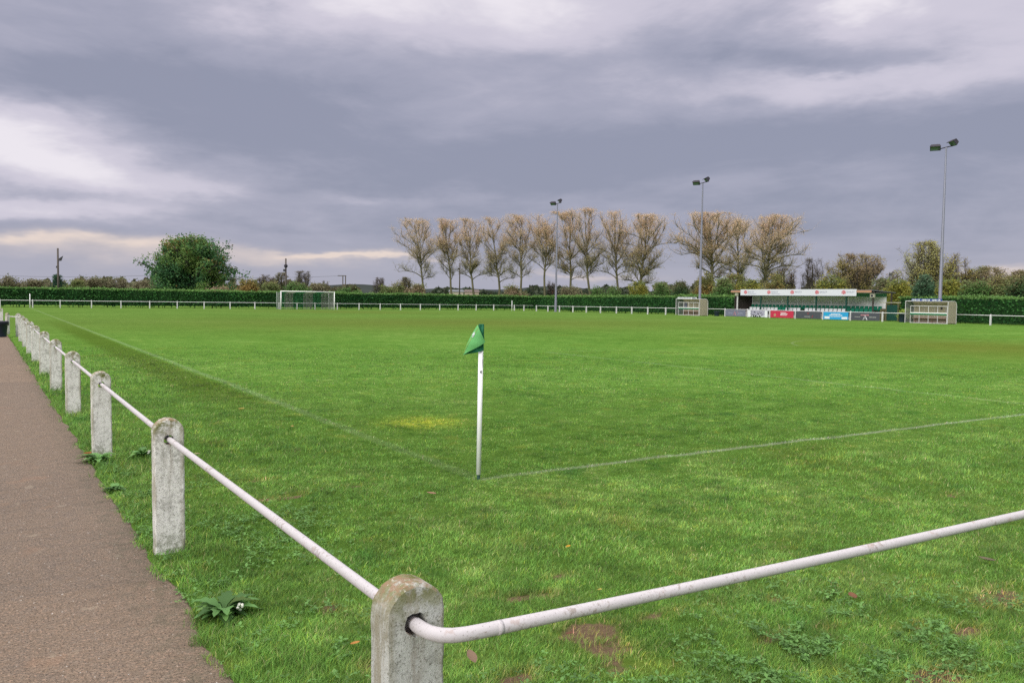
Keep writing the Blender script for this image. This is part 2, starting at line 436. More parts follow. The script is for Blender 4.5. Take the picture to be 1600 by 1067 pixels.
# ------------------------------------------------------------ mesh helpers
def tag(o, label=None, cat=None, group=None, kind=None):
    if label: o['label'] = label
    if cat: o['category'] = cat
    if group: o['group'] = group
    if kind: o['kind'] = kind
    return o


def thing(name, label, cat, loc=(0, 0, 0), rz=0.0, group=None):
    o = bpy.data.objects.new(name, None); COL.objects.link(o); o.empty_display_size = 0.2
    o.location = loc; o.rotation_euler = (0, 0, rz)
    return tag(o, label, cat, group)


def link(name, me, parent=None, loc=None, rz=None):
    o = bpy.data.objects.new(name, me); COL.objects.link(o)
    if parent is not None: o.parent = parent
    if loc is not None: o.location = loc
    if rz is not None: o.rotation_euler = (0, 0, rz)
    return o


def dup(o, parent=None):
    c = o.copy(); COL.objects.link(c)
    if parent is not None: c.parent = parent
    for ch in list(o.children): dup(ch, c)
    return c


class MB:
    def __init__(s): s.v = []; s.f = []; s.m = []
    def add(s, V, F, mi=0):
        b = len(s.v); s.v += [tuple(p) for p in V]; s.f += [tuple(i + b for i in f) for f in F]; s.m += [mi] * len(F); return s
    def box(s, x0, x1, y0, y1, z0, z1, mi=0):
        V = [(x, y, z) for z in (z0, z1) for y in (y0, y1) for x in (x0, x1)]
        return s.add(V, [(0, 2, 3, 1), (4, 5, 7, 6), (0, 1, 5, 4), (2, 6, 7, 3), (0, 4, 6, 2), (1, 3, 7, 5)], mi)
    def tube(s, pts, rad, n=8, cap=True, mi=0):
        pts = [Vector(p) for p in pts]; k = len(pts)
        if not hasattr(rad, '__len__'): rad = [rad] * k
        V = []; F = []; ref = None
        for i, p in enumerate(pts):
            d = (pts[min(i + 1, k - 1)] - pts[max(i - 1, 0)]).normalized()
            if ref is None: ref = d.orthogonal().normalized()
            a = (ref - d * ref.dot(d)).normalized(); ref = a; b = d.cross(a)
            V += [p + (a * math.cos(2 * math.pi * j / n) + b * math.sin(2 * math.pi * j / n)) * rad[i] for j in range(n)]
        for i in range(k - 1):
            for j in range(n):
                F.append((i * n + j, i * n + (j + 1) % n, (i + 1) * n + (j + 1) % n, (i + 1) * n + j))
        if cap: F.append(tuple(range(n))[::-1]); F.append(tuple((k - 1) * n + j for j in range(n)))
        return s.add(V, F, mi)
    def lathe(s, prof, n=20, mi=0, cx=0, cy=0):
        V = [(cx + r * math.cos(2 * math.pi * j / n), cy + r * math.sin(2 * math.pi * j / n), z) for r, z in prof for j in range(n)]
        F = [(i * n + j, i * n + (j + 1) % n, (i + 1) * n + (j + 1) % n, (i + 1) * n + j) for i in range(len(prof) - 1) for j in range(n)]
        F.append(tuple(range(n))[::-1]); F.append(tuple((len(prof) - 1) * n + j for j in range(n)))
        return s.add(V, F, mi)
    def prism_xz(s, prof, y0, y1, mi=0):      # profile in x-z swept along y
        n = len(prof); V = [(x, y0, z) for x, z in prof] + [(x, y1, z) for x, z in prof]
        F = [tuple(range(n)), tuple(range(n, 2 * n))[::-1]] + [(i, i + n, (i + 1) % n + n, (i + 1) % n) for i in range(n)]
        return s.add(V, F, mi)
    def mesh(s, name, mats, smooth=False):
        me = bpy.data.meshes.new(name); me.from_pydata(s.v, [], s.f)
        for m in (mats if isinstance(mats, (list, tuple)) else [mats]): me.materials.append(MAT[m] if isinstance(m, str) else m)
        me.polygons.foreach_set('material_index', s.m)
        if smooth: me.polygons.foreach_set('use_smooth', [True] * len(s.f))
        me.update(); return me
    def build(s, name, mats, parent=None, smooth=False, loc=None, rz=None):
        return link(name, s.mesh(name, mats, smooth), parent, loc, rz)


def np_mesh(name, V, polys, mat, col=None, smooth=False):
    """polys: list of int arrays (n, k)"""
    me = bpy.data.meshes.new(name)
    V = np.asarray(V, np.float32); me.vertices.add(len(V)); me.vertices.foreach_set('co', V.ravel())
    idx = np.concatenate([p.ravel() for p in polys]).astype(np.int32)
    tot = np.concatenate([np.full(len(p), p.shape[1]) for p in polys]).astype(np.int32)
    st = np.concatenate([[0], np.cumsum(tot)[:-1]]).astype(np.int32)
    me.loops.add(len(idx)); me.loops.foreach_set('vertex_index', idx)
    me.polygons.add(len(tot)); me.polygons.foreach_set('loop_start', st); me.polygons.foreach_set('loop_total', tot)
    if smooth: me.polygons.foreach_set('use_smooth', np.ones(len(tot), bool))
    if col is not None:
        a = me.color_attributes.new('col', 'FLOAT_COLOR', 'POINT')
        c4 = np.ones((len(V), 4), np.float32); c4[:, :3] = col; a.data.foreach_set('color', c4.ravel())
    me.materials.append(MAT[mat] if isinstance(mat, str) else mat)
    me.update(calc_edges=True); return me


def unit(v):
    return v / np.maximum(np.linalg.norm(v, axis=-1, keepdims=True), 1e-9)


def segs(P0, P1, R0, R1, n=4):
    d = unit(P1 - P0); ref = np.where(np.abs(d[:, 2:3]) > 0.9, np.array([[1.0, 0, 0]]), np.array([[0, 0, 1.0]]))
    a = unit(np.cross(d, ref)); b = np.cross(d, a)
    th = np.arange(n) * 2 * np.pi / n
    ring = a[:, None, :] * np.cos(th)[None, :, None] + b[:, None, :] * np.sin(th)[None, :, None]
    V = np.concatenate([P0[:, None] + ring * R0[:, None, None], P1[:, None] + ring * R1[:, None, None]], 1)
    base = (np.arange(len(P0)) * 2 * n)[:, None, None]
    j = np.arange(n); q = np.stack([j, (j + 1) % n, (j + 1) % n + n, j + n], 1)[None]
    return V.reshape(-1, 3), (base + q).reshape(-1, 4)


def leaf_quads(C, S, r, up=0.0, asp=0.6):
    n = len(C); a = unit(r.normal(size=(n, 3))); b = unit(np.cross(a, unit(r.normal(size=(n, 3)))))
    a = a * S[:, None]; b = b * S[:, None] * asp
    V = np.stack([C - a, C + b * .9, C + a, C - b * .9], 1)
    return V.reshape(-1, 3), np.arange(n * 4).reshape(-1, 4)


# ------------------------------------------------------------ trees
def bez(p0, p1, p2, k):
    t = np.linspace(0, 1, k + 1)[None, :, None]
    return (1 - t) ** 2 * p0[:, None] + 2 * t * (1 - t) * p1[:, None] + t * t * p2[:, None]


def tree_data(seed, H, W, base=0.25, prof=None, n1=14, n2=9, n3=9, up=0.5, tw=1.2, leafn=2, leafs=0.1, leafcol=None,
              lean=(0, 0), trunk_r=0.25, topcol=(0.2, 0.13, 0.10), barkcol=(0.10, 0.095, 0.07), forks=1, lowlimb=0.5, clump=0.0, twr=0.022, trunk_top=0.9, shellmin=0.7, twig_sub=2):
    r = np.random.default_rng(seed)
    prof = prof or (lambda h: np.sqrt(np.clip(1 - ((h - 0.6) / 0.62) ** 2, 0, 1)))
    S = []  # segments: P0,P1,R0,R1,n
    K = 9; t = np.linspace(0, trunk_top, K)
    wob = np.cumsum(r.normal(0, 0.010, (K, 2)), 0) * H
    TP = np.stack([lean[0] * H * t ** 1.0 + wob[:, 0] * 0.6, lean[1] * H * t + wob[:, 1] * 0.6, t * H], 1); TP[0, :2] = 0
    TR = trunk_r * (1 - t / 1.02) ** 0.9 + 0.02
    S.append((TP[:-1], TP[1:], TR[:-1], TR[1:], 8))
    # root flare
    S.append((np.array([[0, 0, -0.3]]), TP[:1] + [[0, 0, 0.5]], np.array([trunk_r * 1.5]), np.array([trunk_r * 1.02]), 8))

    def trunk_at(h): return np.stack([np.interp(h, t, TP[:, i]) for i in range(3)], 1), np.interp(h, t, TR)
    # limbs
    ht = base + (1 - base) * (0.12 + 0.88 * r.random(n1) ** 0.8)
    ht = np.clip(np.sort(ht), 0, 0.99)
    hs = base + (ht - base) * (lowlimb * (0.6 + 0.5 * r.random(n1))); hs = np.clip(hs, base * 0.8, trunk_top - .02)
    az = np.arange(n1) * 2.399 + r.normal(0, 0.35, n1)
    rr = (shellmin + (0.95 - shellmin) * r.random(n1)) * W / 2 * prof(ht)
    T = np.stack([rr * np.cos(az) + lean[0] * H * ht, rr * np.sin(az) + lean[1] * H * ht, ht * H], 1)
    s0, sr = trunk_at(hs)
    dirm = unit(np.stack([np.cos(az), np.sin(az), np.full(n1, 0.6 + up)], 1))
    L = np.linalg.norm(T - s0, axis=1)
    c1 = s0 + dirm * L[:, None] * 0.5
    B = bez(s0, c1, T, 6); rl = np.minimum(sr * 0.6, 0.03 + 0.028 * L * (trunk_r / .25))
    rt = np.linspace(1, 0.22, 7)[None] * rl[:, None]
    S.append((B[:, :-1].reshape(-1, 3), B[:, 1:].reshape(-1, 3), rt[:, :-1].ravel(), rt[:, 1:].ravel(), 5))
    # branches from limbs and upper trunk
    li = np.repeat(np.arange(n1), n2); tt = 0.3 + 0.7 * r.random(len(li))
    def bez_at(p0, p1, p2, t): t = t[:, None]; return (1 - t) ** 2 * p0 + 2 * t * (1 - t) * p1 + t * t * p2
    b0 = bez_at(s0[li], c1[li], T[li], tt)
    ldir = unit(T[li] - c1[li])
    off = r.normal(size=(len(li), 3)); off[:, 2] = np.abs(off[:, 2]) * (0.6 + up) + up * 0.9
    bl = (0.10 + 0.12 * r.random(len(li))) * (W * 0.55 + H * 0.25)
    bd = unit(off + ldir * 0.9)
    b2 = b0 + bd * bl[:, None]; b2[:, 2] = np.minimum(b2[:, 2], H * (0.985 - 0.03 * r.random(len(li))))
    b1 = b0 + unit(ldir + bd * 0.5 + [0, 0, 0.1]) * bl[:, None] * 0.45
    BB = bez(b0, b1, b2, 3); rb = (0.02 + 0.010 * bl) * (trunk_r / .25) ** .5; rt = np.linspace(1, 0.35, 4)[None] * rb[:, None]
    S.append((BB[:, :-1].reshape(-1, 3), BB[:, 1:].reshape(-1, 3), rt[:, :-1].ravel(), rt[:, 1:].ravel(), 4))
    # twigs
    bi = np.repeat(np.arange(len(li)), n3); tt = 0.15 + 0.85 * r.random(len(bi))
    t0 = bez_at(b0[bi], b1[bi], b2[bi], tt)
    off = r.normal(size=(len(bi), 3)); off[:, 2] += up * 1.6
    td = unit(unit(off) + 0.5 * bd[bi]); tl = tw * (0.5 + 0.8 * r.random(len(bi)))
    t2 = t0 + td * tl[:, None]; t2[:, 2] = np.minimum(t2[:, 2], H * (1.0 - 0.02 * r.random(len(bi))))
    TW = [(t0, t2, np.full(len(bi), twr), np.full(len(bi), twr * 0.35), 3)]
    if twig_sub:
        si = np.repeat(np.arange(len(bi)), twig_sub); q = 0.2 + 0.6 * r.random(len(si))
        u0 = t0[si] + (t2 - t0)[si] * q[:, None]; o = r.normal(size=(len(si), 3)); o[:, 2] += up * 1.8
        u2 = u0 + unit(unit(o) + 0.6 * td[si]) * (tl[si] * 0.5)[:, None]
        TW.append((u0, u2, np.full(len(si), twr * .6), np.full(len(si), twr * 0.25), 3))
    def pack(SS):
        V = []; Q = []; b = 0
        for s in SS:
            v, q = segs(*s); V.append(v); Q.append(q + b); b += len(v)
        return np.concatenate(V), np.concatenate(Q)
    V1, Q1 = pack(S); V2, Q2 = pack(TW)
    # leaves
    nl = int(leafn * len(bi)) if leafn >= 1 or leafn > 0 else 0
    if nl:
        k = r.integers(0, len(bi), nl); C = t0[k] + (t2 - t0)[k] * (0.3 + 0.8 * r.random(nl))[:, None] + r.normal(0, clump + 0.05, (nl, 3))
        sz = leafs * (0.6 + 0.8 * r.random(nl)); LV, LQ = leaf_quads(C, sz, r)
        LC = np.repeat(leafcol(C, H, r), 4, 0)
    else: LV = np.zeros((0, 3)); LQ = np.zeros((0, 4), int); LC = np.zeros((0, 3))
    bc = np.array(barkcol); c1_ = np.tile(bc, (len(V1), 1)) * (0.75 + 0.5 * np.repeat(r.random(len(V1) // 2 + 1), 2)[:len(V1), None])
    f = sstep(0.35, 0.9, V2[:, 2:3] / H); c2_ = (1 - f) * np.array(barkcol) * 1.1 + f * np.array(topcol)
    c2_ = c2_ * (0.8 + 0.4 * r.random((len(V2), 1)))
    return (V1, Q1, c1_), (np.concatenate([V2, LV]), np.concatenate([Q2, LQ + len(V2)]), np.concatenate([c2_, LC]))


def plant_tree(name, label, cat, xy, z=0.0, group=None, crown='crown', **kw):
    (V1, Q1, C1), (V2, Q2, C2) = tree_data(**kw)
    t = thing(name, label, cat, (xy[0], xy[1], z), 0, group)
    link('trunk' if crown == 'crown' else 'stems', np_mesh('trunk', V1, [Q1], 'bark', C1, True), t)
    link(crown, np_mesh(crown, V2, [Q2], 'leaf', C2), t)
    return t


def pal(*cols):
    cols = np.array(cols)
    def f(C, H, r):
        w = vnoise(C[:, 0] * 0.35 + 5 * C[:, 2] * 0.1, C[:, 1] * 0.35 + C[:, 2] * 0.4, 3) + r.normal(0, 0.18, len(C))
        i = np.clip(w * len(cols), 0, len(cols) - 1.001); a = i.astype(int); t = (i - a)[:, None]
        return (cols[a] * (1 - t) + cols[np.minimum(a + 1, len(cols) - 1)] * t) * (1.15 + 0.75 * r.random((len(C), 1)))
    return f


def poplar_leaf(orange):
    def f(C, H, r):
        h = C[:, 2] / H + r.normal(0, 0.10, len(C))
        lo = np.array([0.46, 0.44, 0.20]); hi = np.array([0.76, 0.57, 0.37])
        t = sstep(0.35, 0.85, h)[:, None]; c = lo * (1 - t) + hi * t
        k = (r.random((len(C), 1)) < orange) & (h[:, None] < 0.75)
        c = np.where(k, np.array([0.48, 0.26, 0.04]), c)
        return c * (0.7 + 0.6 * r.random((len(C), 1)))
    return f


def fan(h):
    return np.interp(h, [0, 0.12, 0.3, 0.5, 0.7, 0.86, 1.0], [0.15, 0.42, 0.72, 0.92, 1.0, 0.86, 0.45])


pop = [  # base px, crown centre px, top py, width px, dist, orange
    (666, 653, 343, 66, 190, .03), (706, 697, 342, 48, 188, .05), (740, 733, 342, 46, 187, .03), (778, 770, 339, 56, 185, .03),
    (815, 808, 335, 50, 183, .03), (850, 848, 333, 48, 181, .12), (889, 884, 331, 48, 179, .35), (922, 915, 325, 58, 177, .05),
    (961, 957, 329, 62, 175, .04), (994, 1004, 334, 84, 172, .15), (1114, 1106, 332, 112, 165, .40), (1152, 1150, 342, 62, 182, .05), (1192, 1205, 336, 96, 152, .08)]
plab = ['leftmost poplar of the long row, pale olive crown leaning left', 'second poplar from the left end of the row behind the hedge', 'third poplar from the left, just right of the dark lamp pole',
        'fourth poplar from the left, with a pinkish brown top', 'fifth poplar from the left in the row', 'sixth poplar from the left, orange topped, left of the far floodlight mast',
        'poplar right behind the far floodlight mast with yellow leaves low in its fork', 'tallest poplar of the long row, right of the far floodlight mast', 'second poplar from the right end of the long row',
        'rightmost poplar of the long row, twin stemmed with a branch reaching right', 'broad poplar with orange leaves behind the middle floodlight mast', 'thin pale poplar between the two broad ones behind the stand',
        'broad spreading poplar above the left half of the stand']
for i, (pb, pc, pt, pw, d, orr) in enumerate(pop):
    x, y = at(pb, d); H = zpx(pb, pt, d); W = pw / FPX * d * (1.30 if pw > 80 else 1.52)
    sh = (pc - pb) / FPX * d / (0.7 * H)
    b = bearing(pb); lean = (math.cos(b) * sh, -math.sin(b) * sh)
    big = pw > 80
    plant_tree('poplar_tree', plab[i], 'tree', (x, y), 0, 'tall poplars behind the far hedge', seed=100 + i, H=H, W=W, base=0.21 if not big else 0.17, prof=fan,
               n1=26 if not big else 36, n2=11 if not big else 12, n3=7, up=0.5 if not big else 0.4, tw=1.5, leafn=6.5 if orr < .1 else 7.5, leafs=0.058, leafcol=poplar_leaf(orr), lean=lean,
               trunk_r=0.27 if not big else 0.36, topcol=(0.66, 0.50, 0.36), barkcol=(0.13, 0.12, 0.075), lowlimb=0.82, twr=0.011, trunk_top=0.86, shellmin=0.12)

def oak_leaf(C, H, r):
    c = pal((0.032, 0.085, 0.036), (0.044, 0.115, 0.042), (0.075, 0.155, 0.045), (0.11, 0.17, 0.045))(C, H, r)
    u = C[:, 0] * math.cos(YAW) - C[:, 1] * math.sin(YAW)
    k = np.exp(-((u + 3.0) / 3.2) ** 2 - ((C[:, 2] - 10.6) / 1.6) ** 2) * .40 + np.exp(-((u - 6.5) / 1.6) ** 2 - ((C[:, 2] - 7.5) / 1.6) ** 2) * .25 + .01
    return np.where((r.random(len(C)) < k)[:, None], np.array([0.20, 0.14, 0.045]) * (.8 + .6 * r.random((len(C), 1))), c)


# the round oak
d = 160; x, y = at(299, d)
plant_tree('oak_tree', 'large round dark green oak standing alone behind the left hedge', 'tree', (x, y), 0, seed=21, H=zpx(290, 370, d) - .2, W=18.8, base=0.06,
           prof=lambda h: np.interp(h, [0, .15, .35, .55, .75, .9, 1], [.92, 1.0, .98, .88, .68, .44, .12]), n1=80, n2=7, n3=6, up=0.10, tw=0.6, leafn=11, leafs=0.19, clump=0.34,
           leafcol=oak_leaf, trunk_r=0.6, topcol=(0.06, 0.07, 0.04),
           barkcol=(0.05, 0.05, 0.04), lowlimb=0.35, shellmin=0.55, trunk_top=0.6)

OL = ((0.12, 0.15, 0.045), (0.18, 0.19, 0.07), (0.25, 0.22, 0.08), (0.30, 0.20, 0.07))
dome = lambda h: np.interp(h, [0, .2, .5, .8, 1], [.7, .95, 1, .72, .25])
BG = [  # name label px dist top width_px leafn palette seed
    ('bare_tree', 'grey leafless tree behind the stand roof, left of the big brown tree', 1266, 160, 404, 52, 0.4, ((0.17, 0.14, 0.12), (0.22, 0.19, 0.13)), 2),
    ('autumn_tree', 'thin reddish brown tree just left of the grey leafless one', 1224, 158, 412, 46, 1.6, ((0.22, 0.16, 0.07), (0.28, 0.20, 0.09)), 3),
    ('autumn_tree', 'wide yellow brown tree behind the right end of the stand', 1337, 130, 398, 116, 6.0, ((0.17, 0.16, 0.05), (0.25, 0.21, 0.07), (0.22, 0.165, 0.10)), 4),
    ('pale_tree', 'tall pale olive half bare tree behind the right dugout', 1446, 115, 379, 90, 5.0, ((0.22, 0.23, 0.11), (0.34, 0.33, 0.18), (0.26, 0.24, 0.07)), 5),
    ('autumn_tree', 'slim brownish tree just right of the right floodlight mast', 1490, 122, 396, 40, 3.0, ((0.24, 0.17, 0.08), (0.24, 0.2, 0.06)), 6),
    ('olive_tree', 'ragged olive green tree right of the right floodlight mast', 1535, 125, 418, 74, 6.0, ((0.11, 0.14, 0.05), (0.17, 0.18, 0.06), (0.2, 0.16, 0.09)), 7),
    ('autumn_tree', 'brown tree at the right edge of the picture', 1600, 118, 424, 70, 5.0, ((0.20, 0.13, 0.09), (0.17, 0.15, 0.08)), 8),
    ('bare_tree', 'grey leafless tree left of the round lamp pole', 415, 175, 429, 36, 1.0, ((0.14, 0.14, 0.07), (0.17, 0.14, 0.08)), 9),
    ('bare_tree', 'olive tinged bare tree directly behind the round lamp pole', 440, 170, 426, 40, 2.2, ((0.12, 0.15, 0.06), (0.17, 0.16, 0.08)), 10),
    ('bare_tree', 'bare grey tree behind the goal, between the round lamp pole and the twin poles', 472, 180, 424, 52, 0.9, ((0.12, 0.12, 0.07), (0.15, 0.14, 0.08)), 11),
    ('bare_tree', 'low brown bare tree behind the right goalpost', 508, 180, 439, 36, 2.0, ((0.15, 0.15, 0.06), (0.18, 0.15, 0.08)), 12),
    ('bare_tree', 'small grey bare tree standing alone in the gap right of the goal', 592, 210, 434, 34, 0.3, ((0.16, 0.14, 0.12), (0.16, 0.14, 0.12)), 13),
    ('olive_tree', 'small rounded olive tree left of the leftmost poplar', 633, 200, 433, 24, 3.0, ((0.13, 0.14, 0.05), (0.17, 0.16, 0.08)), 14),
    ('bare_tree', 'small grey tree behind the hedge, just left of the far floodlight mast', 861, 200, 436, 26, 0.6, ((0.15, 0.14, 0.12), (0.15, 0.14, 0.12)), 15),
    ('conifer', 'small dark conifer behind the left lamp pole', 90, 165, 430, 18, 9.0, ((0.016, 0.05, 0.035), (0.03, 0.075, 0.04)), 16),
    ('conifer', 'blue green conifer rising over the right dugout', 1441, 92, 435, 34, 12.0, ((0.035, 0.08, 0.04), (0.07, 0.12, 0.07)), 17),
]
for nm, lb, px, d, py, wpx, ln, p_, sd in BG:
    x, y = at(px, d); H = zpx(px, py, d); z0 = float(gz(x, y)) if x < 80 else 0.0
    dense = ln >= 5
    plant_tree(nm, lb, 'tree', (x, y), z0, 'trees beyond the hedges', seed=200 + sd, H=H, W=wpx / FPX * d * 1.02, base=0.10, prof=dome, n1=18 if wpx < 60 else 36, n2=9, n3=9, up=0.35,
               tw=max(0.35, 0.10 * H), leafn=ln, leafs=0.075 if not dense else 0.085, leafcol=pal(*p_), trunk_r=0.05 + 0.018 * H, topcol=(0.17, 0.13, 0.105),
               barkcol=(0.075, 0.07, 0.06), lowlimb=0.4, twr=0.014, clump=0.08 if dense else 0.0, shellmin=0.3)

SH = [  # shrubs and bushes: px dist top width leafn palette, label
    (12, 140, 434, 34, 4, 'brown leafless bush in the far left corner', 'br'), (55, 145, 440, 60, 5, 'dull brown bush left of the left lamp pole', 'br'),
    (122, 142, 440, 36, 6, 'olive green bush just right of the left lamp pole', 'ol'), (150, 145, 436, 50, 5, 'taller brownish bush between the lamp pole and the oak', 'br'),
    (186, 147, 437, 54, 5, 'dull purple brown bush left of the oak', 'pu'), (222, 143, 441, 40, 5, 'brown scrub touching the left side of the oak', 'br'),
    (345, 135, 452, 60, 5, 'low pinkish scrub in front of the oak', 'pk'), (388, 150, 438, 42, 7, 'orange brown bush just right of the oak', 'or'),
    (425, 140, 444, 42, 7, 'rusty green bush left of the round lamp pole', 'ol'), (462, 140, 441, 40, 7, 'green bush behind the left half of the goal', 'gr'),
    (493, 142, 446, 40, 6, 'brown olive bush behind the right half of the goal', 'br'), (540, 140, 452, 44, 7, 'low green bush right of the goal', 'gr'),
    (605, 150, 447, 40, 6, 'green grey bush under the lone bare tree', 'ol'), (652, 150, 446, 40, 5, 'pinkish bush at the foot of the leftmost poplar', 'pk'),
    (620, 160, 441, 22, 5, 'small olive bush beside the rounded olive tree', 'ol'), (800, 160, 448, 40, 5, 'red brown bush below the fourth and fifth poplars', 'pk'),
    (890, 150, 450, 60, 6, 'brown green bush right of the far floodlight mast', 'br'), (948, 150, 448, 56, 7, 'low green bush below the eighth poplar', 'gr'),
    (998, 150, 441, 34, 8, 'yellow green bush around the foot of the rightmost poplar of the row', 'ye'), (1032, 140, 444, 44, 7, 'green bush left of the left dugout', 'gr'),
    (1062, 150, 440, 36, 7, 'dark green bush above the left dugout', 'dk'), (1101, 135, 427, 22, 9, 'upright orange bush behind the middle floodlight mast', 'or'),
    (1128, 125, 437, 36, 8, 'grey green bush right of the middle floodlight mast', 'gr'), (1147, 130, 431, 34, 8, 'rust coloured bush left of the stand roof', 'or'),
    (1172, 125, 440, 50, 8, 'bright olive bush above the left end of the stand', 'ye'), (1212, 130, 432, 54, 7, 'yellow brown bush behind the left half of the stand', 'or'),
    (1298, 122, 430, 44, 7, 'yellow bush behind the right half of the stand', 'ye'), (1378, 105, 438, 40, 7, 'dull brown bush behind the right corner of the stand', 'br'),
    (1405, 98, 441, 40, 9, 'yellow leaved bush in the gap right of the stand', 'ye'), (1483, 100, 440, 46, 9, 'yellow olive bush behind the right floodlight mast', 'ye'),
    (1520, 98, 440, 40, 8, 'green bush right of the right floodlight mast', 'gr'), (1562, 100, 432, 54, 8, 'wide olive bush near the right edge', 'ol'), (1598, 95, 440, 40, 8, 'dark green brown bush at the right edge', 'dk'),
]
SP = dict(br=((0.13, 0.12, 0.07), (0.16, 0.14, 0.085), (0.10, 0.12, 0.055)), ol=((0.10, 0.13, 0.05), (0.15, 0.17, 0.06), (0.17, 0.15, 0.07)), pu=((0.12, 0.11, 0.08), (0.15, 0.13, 0.07), (0.10, 0.12, 0.05)),
          pk=((0.20, 0.145, 0.10), (0.18, 0.16, 0.08), (0.12, 0.14, 0.05)), gr=((0.05, 0.11, 0.03), (0.09, 0.15, 0.045), (0.13, 0.15, 0.06)), ye=((0.15, 0.17, 0.03), (0.22, 0.20, 0.04), (0.10, 0.13, 0.04)),
          dk=((0.025, 0.06, 0.025), (0.05, 0.09, 0.03), (0.09, 0.09, 0.04)))
SP['or'] = ((0.23, 0.145, 0.05), (0.20, 0.165, 0.055), (0.12, 0.13, 0.045))
for i, (px, d, py, wpx, ln, lb, pk) in enumerate(SH):
    x, y = at(px, d); H = max(1.6, zpx(px, py, d)); W = wpx / FPX * d * 1.45
    plant_tree('bush', lb, 'bush', (x, y), 0, 'bushes beyond the hedges', crown='foliage', seed=400 + i, H=H, W=W, base=0.04, prof=lambda h: np.interp(h, [0, .3, .7, 1], [.9, 1, .75, .3]),
               n1=16, n2=8, n3=7, up=0.3, tw=0.6, leafn=ln, leafs=0.12, leafcol=pal(*SP[pk]), trunk_r=0.06, topcol=(0.16, 0.12, 0.09), barkcol=(0.08, 0.07, 0.055), lowlimb=0.3, twr=0.014,
               clump=0.18, trunk_top=0.5, shellmin=0.15)


